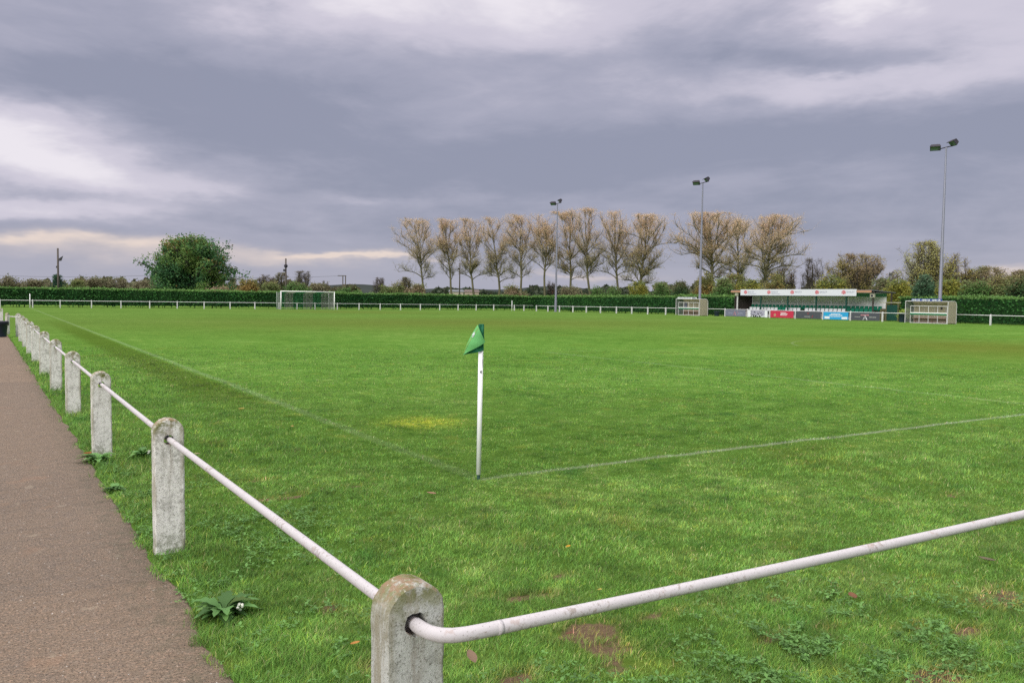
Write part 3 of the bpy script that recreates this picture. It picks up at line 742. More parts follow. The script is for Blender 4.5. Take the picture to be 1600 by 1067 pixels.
# ------------------------------------------------------------ hedges
def hedge(name, label, x0, x1, y0, y1, h, seed, dens=42):
    r = np.random.default_rng(seed); t = thing(name, label, 'hedge', ((x0 + x1) / 2, (y0 + y1) / 2, 0), 0, 'clipped evergreen hedges')
    ox, oy = (x0 + x1) / 2, (y0 + y1) / 2
    # core: subdivided box with uneven faces
    nx = max(3, int((x1 - x0) / 0.4)); ny = max(3, int((y1 - y0) / 0.4)); nz = 6
    V = []; F = []
    def face(fn, na, nb):
        b = len(V)
        for i in range(na + 1):
            for j in range(nb + 1): V.append(fn(i / na, j / nb))
        for i in range(na):
            for j in range(nb): q = b + i * (nb + 1) + j; F.append((q, q + nb + 1, q + nb + 2, q + 1))
    ins = 0.16
    X0, X1, Y0, Y1 = x0 + ins, x1 - ins, y0 + ins, y1 - ins
    g = lambda a, b: float(gz(a, b))
    hh = lambda a, b: h - 0.15 + g(a, b)
    zb = 0.28
    face(lambda a, b: (X0 + (X1 - X0) * a, Y0, zb + (hh(X0 + (X1 - X0) * a, Y0) - zb) * b), nx, nz)
    face(lambda a, b: (X0 + (X1 - X0) * a, Y1, zb + (hh(X0 + (X1 - X0) * a, Y1) - zb) * b), nx, nz)
    face(lambda a, b: (X0, Y0 + (Y1 - Y0) * a, zb + (hh(X0, Y0 + (Y1 - Y0) * a) - zb) * b), ny, nz)
    face(lambda a, b: (X1, Y0 + (Y1 - Y0) * a, zb + (hh(X1, Y0 + (Y1 - Y0) * a) - zb) * b), ny, nz)
    face(lambda a, b: (X0 + (X1 - X0) * a, Y0 + (Y1 - Y0) * b, hh(X0 + (X1 - X0) * a, Y0 + (Y1 - Y0) * b)), nx, ny)
    face(lambda a, b: (X0 + (X1 - X0) * a, Y0 + (Y1 - Y0) * b, zb), nx, ny)
    V = np.array(V); n = (fbm(V[:, 0] * 1.3 + V[:, 1], V[:, 2] * 1.7 + V[:, 1] * .7, seed) - .5) * 0.16
    V[:, 0] += n; V[:, 1] -= n; V[:, 2] += n * 0.6
    V -= [ox, oy, 0]
    link('inner_growth', np_mesh('inner_growth', V, [np.array(F)], 'hedge'), t)
    # leaf sprays on the skin
    A = [((x1 - x0) * h, 0), ((x1 - x0) * h, 1), ((y1 - y0) * h, 2), ((y1 - y0) * h, 3), ((x1 - x0) * (y1 - y0), 4)]
    Cs = []; top = []
    for a, k in A:
        m = int(a * dens * (1.0 if k in (0, 2, 4) else 0.35 if k == 1 else 0.6)); u = r.random(m); v = r.random(m) ** 0.9
        jit = r.normal(0, 0.06, m)
        zz = 0.18 + (h - 0.15) * v
        if k == 0: c = np.stack([x0 + (x1 - x0) * u, y0 + jit + 0.1, zz], 1)
        if k == 1: c = np.stack([x0 + (x1 - x0) * u, y1 + jit - .1, zz], 1)
        if k == 2: c = np.stack([x0 + jit + .1, y0 + (y1 - y0) * u, zz], 1)
        if k == 3: c = np.stack([x1 + jit - .1, y0 + (y1 - y0) * u, zz], 1)
        if k == 4: c = np.stack([x0 + (x1 - x0) * u, y0 + (y1 - y0) * v, h - .05 + np.abs(r.normal(0, .09, m)) * (r.random(m) < .5) + r.normal(0, .05, m)], 1)
        rough = (fbm(c[:, 0] * .45 + c[:, 1] * .45, c[:, 2] * 0.1, seed + 5) - .5) * .45
        c[:, 2] += rough * (c[:, 2] / h) + gz(c[:, 0], c[:, 1])
        Cs.append(c)
    C = np.concatenate(Cs); hf = (C[:, 2] - gz(C[:, 0], C[:, 1])) / h
    sz = 0.075 + 0.09 * r.random(len(C)); LV, LQ = leaf_quads(C - [ox, oy, 0], sz, r, asp=0.7)
    w = vnoise(C[:, 0] * .5 + C[:, 1] * .5, C[:, 2] * 1.2, seed + 9) + r.normal(0, .25, len(C))
    lo = np.array([0.016, 0.085, 0.026]); hi = np.array([0.065, 0.20, 0.045]); tp = np.array([0.17, 0.30, 0.08])
    w = np.clip(w, 0, 1)[:, None]; cc = lo * (1 - w) + hi * w
    tt = sstep(0.86, 0.98, hf)[:, None] * .75; cc = cc * (1 - tt) + tp * tt          # yellow-green tips, with the skylight on the top painted in
    cc *= (0.7 + 0.6 * r.random((len(C), 1))) * (0.70 + 0.6 * fbm(C[:, 0] * .22 + C[:, 1] * .22, C[:, 2] * .3, seed + 3)[:, None])
    link('foliage', np_mesh('foliage', LV, [LQ], 'leaf', np.repeat(cc, 4, 0)), t)
    # bare stems at the foot
    Ls = max(x1 - x0, y1 - y0); m = int(Ls * 1.2); u = r.random(m)
    if x1 - x0 > y1 - y0: bx = x0 + (x1 - x0) * u; by = np.full(m, (y0 + y1) / 2) + r.normal(0, .15, m)
    else: by = y0 + (y1 - y0) * u; bx = np.full(m, (x0 + x1) / 2) + r.normal(0, .15, m)
    g0 = gz(bx, by); P0 = np.stack([bx - ox, by - oy, g0 - .05], 1); P1 = P0 + np.stack([r.normal(0, .1, m), r.normal(0, .1, m), np.full(m, .6)], 1)
    V, Q = segs(P0, P1, np.full(m, .04), np.full(m, .03), 5)
    tag(link('stems', np_mesh('stems', V, [Q], 'bark', np.tile([0.09, 0.07, 0.05], (len(V), 1))), t), kind='stuff')
    return t


hedge('hedge', 'long clipped dark green hedge behind the goal and the far rail', -32, 75.8, 109, 110.8, 2.38, 31)
hedge('hedge', 'dark green hedge behind the left dugout, running up to the stand', 72.5, 74.3, 63.4, 105.6, 2.42, 32)
hedge('hedge', 'dark green hedge behind the right dugout, right of the stand', 72.5, 74.4, 6.0, 42.2, 2.42, 33)

# ------------------------------------------------------------ ground sheet
def coords(lo, hi, step, far):
    a = list(np.arange(lo, hi + 1e-6, step)); s = step
    up = [a[-1]]; 
    while up[-1] < far: s *= 1.13; up.append(up[-1] + s)
    s = step; dn = [a[0]]
    while dn[-1] > -far: s *= 1.13; dn.append(dn[-1] - s)
    return np.array(dn[::-1][:-1] + a + up[1:])


SOIL = [(-2.11, .19, .20, .07, 1.0), (-1.90, .22, .20, .06, 1.0), (-1.2, .31, .12, .05, 1.0), (-1.46, -3.0, .09, .06, 1.1), (-1.26, -3.04, .10, .06, 1.1), (-1.6, -2.87, .07, .04, 1.0), (-1.38, -3.62, .22, .13, 1.25),
        (-1.42, -3.85, .18, .10, 1.0), (-.89, -3.64, .18, .06, .9), (-1.55, -4.05, .14, .07, 1.0), (.18, -2.84, .13, .06, .8), (-2.04, -3.9, .12, .08, 1.0), (-.08, -3.81, .08, .05, .8), (1.19, -4.48, .35, .14, .85),
        (-.2, -4.25, .10, .05, .9), (.25, -4.47, .14, .06, .8), (.45, -4.68, .16, .08, .9), (-.31, -4.95, .25, .12, 1.0), (2.79, .76, .16, .06, 1.0), (3.56, -2.77, .2, .06, .8), (-1.02, -2.8, .1, .04, .8),
        (-2.55, -3.45, .12, .10, .9), (-2.5, -2.6, .06, .08, .8), (2.1, -4.9, .3, .2, .9), (-1.95, 1.0, .18, .05, .7), (-3.12, -0.95, .1, .05, .6), (-.6, -4.2, .15, .05, .7)]


def soil(x, y):
    s = np.zeros_like(x, dtype=float)
    for a, b, sx, sy, w in SOIL:
        s = np.maximum(s, w * np.exp(-(((x - a) / (sx * .85)) ** 2 + ((y - b) / (sy * .9)) ** 2)))
    return s * (0.30 + 1.5 * fbm(x * 12, y * 12, 44)) 


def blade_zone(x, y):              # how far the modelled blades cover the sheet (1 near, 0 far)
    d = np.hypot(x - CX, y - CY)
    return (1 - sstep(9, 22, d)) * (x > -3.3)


gx = coords(-6.0, 10.0, 0.10, 3400); gy = coords(-7.0, 12.0, 0.10, 3400)
X, Y = np.meshgrid(gx, gy, indexing='ij'); nxg, nyg = X.shape
dd = np.hypot(X - CX, Y - CY)
Z = gz(X, Y) + (fbm(X * 1.6, Y * 1.6, 5) - .5) * 0.035 * (1 - sstep(15, 45, dd)) - 0.05 * ((X < -3.35) & (X > -6.0))
S_ = soil(X, Y)
V = np.stack([X.ravel(), Y.ravel(), (Z - 0.02 * np.clip(S_, 0, 1)).ravel()], 1)
i, j = np.meshgrid(np.arange(nxg - 1), np.arange(nyg - 1), indexing='ij'); q = (i * nyg + j).ravel()
Q = np.stack([q, q + nyg, q + nyg + 1, q + 1], 1)
me = np_mesh('ground', V, [Q], 'turf', None, True)
a = me.attributes.new('soil', 'FLOAT_VECTOR', 'POINT')
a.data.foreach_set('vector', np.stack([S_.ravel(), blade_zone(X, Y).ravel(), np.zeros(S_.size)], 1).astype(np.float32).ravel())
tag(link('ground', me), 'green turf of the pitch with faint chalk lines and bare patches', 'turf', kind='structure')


def gh(x, y):
    d = np.hypot(x - CX, y - CY)
    return gz(x, y) + (fbm(x * 1.6, y * 1.6, 5) - .5) * 0.035 * (1 - sstep(15, 45, d))


# ------------------------------------------------------------ path
r = np.random.default_rng(3)
py_ = np.concatenate([np.arange(-12, 20, 0.06), np.arange(20, 112, 0.5)])
edge = -3.205 - 0.007 * np.clip(py_, -8, 40) + (fbm(py_ * 2.2, py_ * 0, 8, 5) - .5) * 0.10 - 0.02
mb = MB()
xs = [-6.1, -5.9, -5.0, -4.0, -3.5]
rows = []
for k, yv in enumerate(py_):
    row = [(x, yv, 0.012 + (0.004 * math.sin(yv * 1.3 + x * 2))) for x in xs] + [(edge[k] - 0.02, yv, 0.012), (edge[k], yv, 0.002), (edge[k] + .005, yv, -0.08)]
    rows.append(row)
Vp = [p for row in rows for p in row]; w_ = len(rows[0]); Fp = [(a * w_ + b, a * w_ + b + 1, (a + 1) * w_ + b + 1, (a + 1) * w_ + b) for a in range(len(rows) - 1) for b in range(w_ - 1)]
mb.add(Vp, Fp)
# ribs of tamped concrete across the slab where two bays meet
po = mb.build('path', 'path', smooth=True); tag(po, 'pinkish brown worn concrete footpath along the left rail', 'path', kind='structure')

# ------------------------------------------------------------ grass blades
def blades(n_dens, r0, r1, hgt, wid, seed, seg2):
    r = np.random.default_rng(seed)
    # wedge in front of the camera with margin for a step aside
    area = (R(100)) / 2 * (r1 ** 2 - r0 ** 2); n = int(area * n_dens)
    th = YAW + R(-50) + R(100) * r.random(n); rad = np.sqrt(r0 ** 2 + (r1 ** 2 - r0 ** 2) * r.random(n))
    x = CX + rad * np.sin(th); y = CY + rad * np.cos(th)
    e = -3.205 - 0.007 * np.clip(y, -8, 40) + (fbm(y * 2.2, y * 0, 8, 5) - .5) * 0.10
    keep = (r.random(n) > sstep(20, 34, rad)) & (x > e - 0.03 * r.random(n) - 0.07 * sstep(.5, .7, fbm(x * 0, y * 7, 71, 3)))
    s = soil(x, y) + (fbm(x * 22, y * 22, 12, 3) - .5) * .5
    keep &= r.random(n) > sstep(0.25, 0.65, s) * 0.88
    tuft = fbm(x * 6, y * 6, 21, 3); keep &= r.random(n) < 0.45 + 0.9 * sstep(.3, .6, tuft)
    x = x[keep]; y = y[keep]; tuft = tuft[keep]; n = len(x)
    lush = 0.55 + 0.9 * fbm(x * 1.1, y * 1.1, 31, 3)
    rail = np.exp(-((x + 3.1) / .35) ** 2) + 0.8 * np.exp(-((y + 5.1) / .5) ** 2)      # uncut strip under the rails
    off = sstep(-0.1, -0.9, x) + sstep(-.4, -1.4, y)
    h = hgt * (0.55 + 0.75 * r.random(n)) * lush * (0.8 + 0.45 * np.clip(off, 0, 1) + 1.15 * rail) * (0.75 + .5 * tuft)
    wd = wid * (0.7 + 0.6 * r.random(n))
    az = r.random(n) * 2 * np.pi; ld = r.random(n) * 2 * np.pi; lean = h * (0.25 + 0.75 * r.random(n))
    lx = np.cos(ld) * lean + 0.15 * h; ly = np.sin(ld) * lean - 0.1 * h
    z = gh(x, y) - 0.006; ax = np.cos(az) * wd / 2; ay = np.sin(az) * wd / 2
    v = r.random(n); colr = (0.72 + 0.56 * r.random((n, 1)) + 0.12 * r.random((n, 3))) * 1.50
    colr *= (0.60 + 0.80 * fbm(x * 13, y * 13, 61, 2))[:, None] * (0.55 + 0.86 * fbm(x * 3.3, y * 3.3, 63, 3))[:, None]
    straw = v < 0.05; yel = (v > .05) & (v < .16)
    colr[straw] *= [2.6, 1.35, 3.2]; colr[yel] *= [1.7, 1.22, 0.9]
    dry = np.clip(soil(x, y), 0, 1)[:, None]; colr = colr * (1 + dry * [1.3, .1, .9])
    if seg2:
        Vv = np.stack([np.stack([x - ax, y - ay, z], 1), np.stack([x + ax, y + ay, z], 1),
                       np.stack([x + lx * .35 + ax * .8, y + ly * .35 + ay * .8, z + h * .6], 1), np.stack([x + lx * .35 - ax * .8, y + ly * .35 - ay * .8, z + h * .6], 1),
                       np.stack([x + lx, y + ly, z + h * .95], 1)], 1)
        k = np.arange(n)[:, None] * 5
        polys = [k + np.array([[0, 1, 2, 3]]), k + np.array([[3, 2, 4]])]; m = 5
        g = np.array([0.55, 0.55, 1.0, 1.0, 1.25])
    else:
        Vv = np.stack([np.stack([x - ax, y - ay, z], 1), np.stack([x + ax, y + ay, z], 1), np.stack([x + lx, y + ly, z + h], 1)], 1)
        polys = [np.arange(n)[:, None] * 3 + np.array([[0, 1, 2]])]; m = 3; g = np.array([.75, .75, 1.2])
    colv = np.repeat(colr, m, 0) * np.where(g > 0, 1, 1)[0]
    return Vv.reshape(-1, 3), polys, colv


parts = [blades(16000, 2.2, 5.4, .023, .0031, 1, True), blades(7000, 5.4, 9, .024, .0046, 2, True), blades(2400, 9, 16, .032, .0085, 3, False), blades(650, 16, 34, .034, .017, 4, False)]
VV = []; PP4 = []; PP3 = []; CC = []; b = 0
for v, ps, cc in parts:
    for p_ in ps: (PP4 if p_.shape[1] == 4 else PP3).append(p_ + b)
    VV.append(v); CC.append(cc); b += len(v)
go_ = link('grass', np_mesh('grass', np.concatenate(VV), [np.concatenate(PP4), np.concatenate(PP3)], 'blade', np.concatenate(CC)))
tag(go_, 'short green grass blades covering the near part of the pitch', 'grass', kind='stuff')


# clover and small broad leaved weeds
def ground_weeds():
    r = np.random.default_rng(9); C = []
    for cx, cy, sx, sy, n in [(-.45, -4.35, .55, .22, 1500), (.3, -4.9, .6, .25, 1300), (-.9, -4.6, .4, .2, 500), (-2.4, -1.1, .35, .5, 700), (-3.1, -1.3, .12, .6, 500), (-3.08, .6, .12, 1.6, 900),
                              (-2.75, -3.0, .25, .5, 500), (-2.0, -4.2, .3, .2, 400), (1.0, -4.9, .5, .25, 700), (-2.6, 1.2, .5, .8, 450), (-3.05, 5, .12, 3, 700), (-.1, -3.9, .5, .2, 350), (-2.2, -.6, .5, .3, 500)]:
        n = int(n * .75); p = np.stack([cx + r.normal(0, sx, n), cy + r.normal(0, sy, n)], 1); k = fbm(p[:, 0] * 5, p[:, 1] * 5, 77, 3) > .5; C.append(p[k])
    C = np.concatenate(C); C = C[C[:, 0] > -3.26]; n = len(C)
    z = gh(C[:, 0], C[:, 1]) + 0.015 + 0.035 * r.random(n)
    ang = r.random(n) * 6.28; V = []; k3 = []
    sz = .008 + .010 * r.random(n)
    quads = []
    for j in range(3):
        a = ang + j * 2.094; dx = np.cos(a); dy = np.sin(a); tl = r.normal(0, .35, n)
        c0 = np.stack([C[:, 0], C[:, 1], z], 1); d = np.stack([dx, dy, tl], 1) * sz[:, None]; s = np.stack([-dy, dx, 0 * dx], 1) * sz[:, None] * .62
        V.append(np.stack([c0, c0 + d + s, c0 + d * 1.75, c0 + d - s], 1))
    V = np.concatenate(V, 1).reshape(-1, 3); F = np.arange(len(V)).reshape(-1, 4)
    base = np.array([0.13, 0.26, 0.07]) * (0.6 + .9 * r.random((n, 1))); cc = np.repeat(base, 12, 0)
    o = link('clover', np_mesh('clover', V, [F], 'leaf', cc)); tag(o, 'patches of small clover leaves in the grass near the rails', 'clover', kind='stuff')


ground_weeds()


def dock_plant(label, x, y, n, size, seed, flower=False):
    r = np.random.default_rng(seed); t = thing('weed', label, 'weed', (x, y, float(gh(np.array(x), np.array(y)))), 0)
    V = []; F = []; Cc = []
    for k in range(n):
        az = k * 2.4 + r.normal(0, .3); L = size * (.5 + .7 * r.random()); el = R(12 + 62 * r.random()); rise = size * .15 * r.random()
        w = L * .21; b = len(V)
        m = 9
        for i in range(m + 1):
            t_ = i / m; rr = L * t_ * math.cos(el * (1 - .5 * t_)); zz = rise + L * (math.sin(el) * t_ - .55 * t_ * t_) + .01
            ww = w * math.sin(math.pi * min(1, .12 + .88 * t_) ** .8) * (1 + .25 * math.cos(i * math.pi)) + .002
            if t_ < .25: ww *= .35
            for sgn, dz in ((-1, .25), (0, 0), (1, .25)):
                V.append((rr * math.cos(az) - sgn * ww * math.sin(az), rr * math.sin(az) + sgn * ww * math.cos(az), max(.005, zz + dz * ww)))
        for i in range(m):
            for j in range(2): F.append((b + i * 3 + j, b + i * 3 + j + 1, b + i * 3 + j + 4, b + i * 3 + j + 3))
        c_ = np.array([0.12, 0.25, 0.075]) * (.5 + 1.1 * r.random()) + np.array([.03, .02, 0]) * (r.random() < .2); Cc += [c_] * ((m + 1) * 3)
    link('leaves', np_mesh('leaves', np.array(V), [np.array(F)], 'leaf', np.array(Cc), True), t)
    if flower:
        mb = MB()
        for k in range(7):
            a = r.random(3); c0 = Vector((size * (.25 + .18 * a[0]), -size * (.3 + .2 * a[1]), size * (.28 + .2 * a[2])))
            mb.lathe([(.001, c0.z - .006), (.008, c0.z - .002), (.009, c0.z + .005), (.001, c0.z + .010)], 7, cx=c0.x, cy=c0.y)
        mb.build('flower_heads', 'flower', t, True)
    return t


dock_plant('large leafy dock with a small cream flower at the path edge, lowest left', -3.06, -2.44, 46, .20, 1, True)
dock_plant('dark green leafy weed at the foot of the third post from the corner', -3.19, 2.62, 36, .20, 2)
dock_plant('small green weed at the path edge between the second and third posts', -3.2, 1.1, 26, .13, 3)
w_ = dock_plant('sprawling weed with white flowers right of the third post from the corner', -2.72, 2.75, 22, .16, 5, True)

for i, (lb, x, y, sz, cl, rz) in enumerate([
        ('small yellow fallen leaf on the grass near the touchline, farthest from the camera', -.79, 6.12, .06, (.50, .36, .10), .3), ('pale orange fallen leaf on the grass left of the flag, nearer the chalk line', -.64, 4.01, .045, (.48, .30, .10), 1.2),
        ('brown curled leaf on the grass just below left of the corner flag', -.75, -.44, .055, (.34, .20, .13), 2.0), ('bright orange leaf on the grass behind the right rail', -.63, -2.39, .03, (.65, .33, .03), 0.5),
        ('reddish brown leaf lying in front of the right rail', .31, -4.06, .055, (.24, .11, .06), .9), ('grey brown curled leaf on the grass at the far right', 1.76, -4.1, .06, (.17, .14, .09), 1.7),
        ('brown leaf standing in the grass right of the corner post', -2.16, -3.68, .055, (.26, .17, .12), 1.35), ('orange leaf in the grass left of the corner post', -2.58, -3.2, .03, (.55, .25, .07), .2),
        ('dark brown leaf under the right rail near the corner post', -1.55, -3.66, .025, (.18, .08, .05), .2), ('tiny yellow leaf under the middle of the right rail', -.98, -3.2, .02, (.5, .4, .1), .2),
        ('orange brown leaf at the foot of the third post by the path', -3.22, 3.05, .07, (.42, .15, .05), .4), ('pale dry leaf on the grass beside the second post', -2.2, 2.5, .04, (.40, .34, .2), 2.2)]):
    n = 8; V = []; F = []
    for k in range(n + 1):
        t_ = k / n; w_ = .42 * sz * math.sin(math.pi * t_) ** .7 + .001
        zc = .02 + .35 * sz * (t_ - .5) ** 2 * 2 + (.4 * sz * t_ if 'standing' in lb else 0)
        for s in (-1, 0, 1): V.append(((t_ - .5) * 2 * sz, s * w_, zc + abs(s) * w_ * .45))
    for k in range(n):
        for j in range(2): F.append((k * 3 + j, k * 3 + j + 1, k * 3 + j + 4, k * 3 + j + 3))
    me = np_mesh('fallen_leaf', np.array(V), [np.array(F)], 'leaf', np.tile(cl, (len(V), 1)), True)
    o = link('fallen_leaf', me, None, (x, y, float(gh(np.array(x), np.array(y))) + .012), rz); tag(o, lb, 'leaf', 'fallen leaves on the grass')


# ------------------------------------------------------------ concrete rail posts
def post_mesh(seed, H=.95, w=.195, t=.105, hole_z=.805, hole_r=.036, mat='post', below=.15, rough=.0009):
    r = random.Random(seed); bm = bmesh.new(); rr = w / 2
    out = []
    zc = H - rr * .92
    for z in np.arange(-below, zc - .01, .035): out.append((rr, z))
    for k in range(0, 19):
        a = math.pi * k / 18; out.append((rr * math.cos(a), zc + rr * .92 * math.sin(a)))
    for z in np.arange(zc - .035, -below - .001, -.035): out.append((-rr, z))
    out = [(x + r.gauss(0, rough), z + r.gauss(0, rough) * .6) for x, z in out]
    hol = [(hole_r * math.cos(2 * math.pi * k / 16) * (1 + r.gauss(0, .05)), hole_z + hole_r * math.sin(2 * math.pi * k / 16) * (1 + r.gauss(0, .05))) for k in range(16)]
    cz = (H - below) / 2; ch = .010
    def inset(p):
        x, z = p; v = Vector((x, z - min(max(z, -below), zc)))
        if v.length < 1e-6: return p
        v.normalize(); return (x - v.x * ch, z - v.y * ch)
    ins = [inset(p) for p in out]
    layers = [(-t / 2, ins), (-t / 2 + ch * .9, out), (t / 2 - ch * .9, out), (t / 2, ins)]
    L = [[bm.verts.new((x, y + r.gauss(0, rough * .4), z)) for x, z in pts] for y, pts in layers]
    n = len(out)
    for a in range(3):
        for k in range(n): bm.faces.new((L[a][k], L[a][(k + 1) % n], L[a + 1][(k + 1) % n], L[a + 1][k]))
    Hf = [bm.verts.new((x, -t / 2, z)) for x, z in hol]; Hb = [bm.verts.new((x, t / 2, z)) for x, z in hol]
    Hm = [bm.verts.new((x * .93, -t / 2 + .008, hole_z + (z - hole_z) * .93)) for x, z in hol]
    for k in range(16):
        bm.faces.new((Hf[k], Hf[(k + 1) % 16], Hm[(k + 1) % 16], Hm[k])); bm.faces.new((Hm[k], Hm[(k + 1) % 16], Hb[(k + 1) % 16], Hb[k]))
    for ring, hole in ((L[0], Hf), (L[3], Hb)):
        es = [bm.edges.get((ring[k], ring[(k + 1) % n])) for k in range(n)] + [bm.edges.get((hole[k], hole[(k + 1) % 16])) for k in range(16)]
        bmesh.ops.triangle_fill(bm, edges=[e for e in es if e], use_beauty=True)
    bmesh.ops.recalc_face_normals(bm, faces=bm.faces)
    for f in bm.faces: f.smooth = False
    me = bpy.data.meshes.new('rail_post'); bm.to_mesh(me); bm.free(); me.materials.append(MAT[mat]); return me


near_lab = ['big weathered concrete corner post in the foreground with the bent pipe, mossy top', 'tall white concrete post nearest the path, second from the corner', 'white concrete post with a weed at its foot, third from the corner',
            'white concrete post by the path, fourth from the corner', 'white concrete post by the path, fifth from the corner', 'white concrete post by the path, sixth from the corner',
            'white concrete post by the path, seventh from the corner', 'white concrete post by the path, eighth from the corner', 'white concrete post by the path, ninth from the corner',
            'white concrete post by the path, tenth from the corner', 'white concrete post by the path, eleventh from the corner, in front of the bin']
near_y = [-4.83, -1.02, 3.02, 6.66, 10.31, 13.9, 17.7, 21.2, 24.8, 28.4, 32.0]
for k, yv in enumerate(near_y):
    me = post_mesh(50 + k, H=.932 if k == 0 else .95, w=.205 if k == 0 else .2, t=.115 if k == 0 else .105, mat='post_bare' if k == 0 else 'post', rough=.0010 if k < 3 else .0008, hole_r=.04 if k == 0 else .036)
    o = link('rail_post', me, None, (-3.05 if k == 0 else -3.1, yv, 0), R(random.uniform(-1.5, 1.5)) if k else R(2))
    o.rotation_euler.y = R(random.uniform(-.6, .6)) if k else R(-.3)
    tag(o, near_lab[k], 'post', 'concrete posts of the left rail')
pm = post_mesh(80, mat='post')
o = link('rail_post', pm, None, (-3.42, 35.4, -.06), R(60)); tag(o, 'white post turned sideways just beyond the row by the path, behind the bin', 'post', 'concrete posts of the left rail')
o = link('rail_post', pm, None, (-3.55, 44.5, 0), R(0)); tag(o, 'white post at the left edge of the picture above the bin', 'post', 'concrete posts of the left rail')
o = link('rail_post', post_mesh(81), None, (2.9, -5.17, 0), R(90)); tag(o, 'concrete post of the right rail just outside the right edge', 'post', 'concrete posts of the right rail')

# pipe: along the left rail, through the corner post, bent, and on along the near goal line
pts = [(-3.1, 32.6, .80)]
for yv in near_y[:0:-1]: pts.append((-3.1, yv, .803))
pts += [(-3.055, -4.6, .803), (-3.05, -4.86, .803)]
pts2 = [(-3.05, -4.89, .803), (-3.047, -4.925, .802), (-3.038, -4.957, .801), (-3.018, -4.985, .800), (-2.988, -5.003, .799), (-2.95, -5.013, .799), (-2.90, -5.018, .799), (-2.84, -5.021, .799)]
pts2 += [(-2.84 + 3.2 * t / 12, -5.021 - 0.10 * t / 12, .799 - .006 * math.sin(math.pi * t / 12)) for t in range(1, 13)] + [(2.9, -5.17, .80), (5.9, -5.25, .80)]
tag(MB().tube(pts + pts2, [.0195] * len(pts) + [.0222] * 8 + [.0205] * (len(pts2) - 8), 20).build('rail_pipe', 'pipe', None, True), 'pinkish white chipped steel pipe through the near posts, bent at the corner post', 'rail')
tag(MB().tube([(-3.1, 32.3, .79), (-3.42, 35.4, .74)], .022, 12).build('rail_pipe', 'pipe', None, True), 'short white pipe joining the last two posts behind the bin', 'rail')
# pipe collar near the bend
tag(MB().tube([(-2.845, -5.021, .799), (-2.825, -5.0216, .799)], .0225, 20).build('pipe_collar', 'pipe', None, True), 'thin painted collar on the pipe just right of the bend', 'collar')

# far rails
fp = post_mesh(90, H=.93, w=.17, t=.10, hole_z=.84, hole_r=.02, rough=0.001); fm = fp.copy(); fm.materials[0] = MAT['white_paint']
ordn = ['first', 'second', 'third', 'fourth', 'fifth', 'sixth', 'seventh', 'eighth', 'ninth', 'tenth', 'eleventh', 'twelfth', 'thirteenth', 'fourteenth', 'fifteenth', 'sixteenth', 'seventeenth', 'eighteenth', 'nineteenth', 'twentieth', 'twenty-first', 'twenty-second']
fx = [-6.1, -2.9, .35, 3.19, 6.54, 9.8, 13.09, 16.35, 19.64, 22.92, 26.15, 29.4, 31.89, 34.43, 37.69, 40.95, 44.21, 47.43, 50.68, 53.93, 57.1, 60.31, 63.5, 67.35, 69.2]
for k, x in enumerate(fx):
    if 0 <= k - 3 < 8: lb = f'short white post of the far rail, {ordn[k-3]} to the right of the left corner flag'
    elif k == 2: lb = 'short white post of the far rail directly behind the left corner flag'
    elif k < 2: lb = 'white post of the far rail at the extreme left edge' if k == 1 else 'white post of the far rail beyond the left edge'
    elif k == 11: lb = 'white far rail post hidden beside the left goalpost'
    elif k in (12, 13): lb = 'white far rail post seen through the goal, ' + ('left of the two' if k == 12 else 'right of the two')
    elif k < 23: lb = f'short white post of the far rail, {ordn[k-14]} to the right of the goal'
    elif k == 23: lb = 'white far rail post touching the right corner flag'
    else: lb = 'white rail post just right of the right corner flag, before the gap'
    o = link('rail_post', fm, None, (x, 105.3, 0), R(90)); tag(o, lb, 'post', 'white posts of the far rail')
tag(MB().tube([(-9, 105.3, .84), (71.0, 105.3, .84)], .03, 8).build('rail_pipe', 'far_pipe', None, True), 'long white pipe rail behind the goal in front of the hedge', 'rail')
rx = 68.2
ry = [100.2, 97.05, 94.03, 90.66, 87.44, 84.21, 80.73, 77.54, 74.38, 71.02, 64.0, 61.02, 57.66, 54.5, 51.1, 47.67, 44.47, 40.99, 30.87, 27.5]
rl = ['white rail post at the left end of the right touchline rail, after the gap', 'white rail post just left of the far floodlight mast', 'white rail post just right of the far floodlight mast', 'second white rail post right of the far floodlight mast',
      'third white rail post right of the far floodlight mast', 'fourth white rail post right of the far floodlight mast', 'fifth white rail post right of the far floodlight mast', 'sixth white rail post right of the far floodlight mast',
      'seventh white rail post right of the far floodlight mast', 'white rail post nearest the left side of the left dugout', 'white rail post touching the right side of the left dugout', 'white post at the left end of the slate grey advert board',
      'white post between the slate grey board and the lilac board', 'white post between the lilac board and the red board', 'white post between the red board and the dark grey board', 'white post between the dark grey board and the light blue board',
      'white post between the light blue board and the last dark board', 'thick white post at the right end of the advert boards', 'white rail post standing alone right of the right dugout', 'white rail post at the extreme right edge of the picture']
for k, yv in enumerate(ry):
    o = link('rail_post', fm, None, (rx, yv, float(gz(rx, yv)) - .0), 0); tag(o, rl[k], 'post', 'white posts of the right touchline rail')
for (ya, yb, lb) in ((99.9 + .4, 68.0, 'white pipe rail from the corner gap to the left dugout'), (64.0, 61.1, 'white pipe rail between the left dugout and the first board'), (61.0, 38.3, 'white pipe rail running above the advert boards to the right dugout'), (33.9, 14, 'white pipe rail right of the right dugout')):
    n = 8; tag(MB().tube([(rx, ya + (yb - ya) * k / n, .84 + float(gz(rx, ya + (yb - ya) * k / n))) for k in range(n + 1)], .03, 8).build('rail_pipe', 'far_pipe', None, True), lb, 'rail')


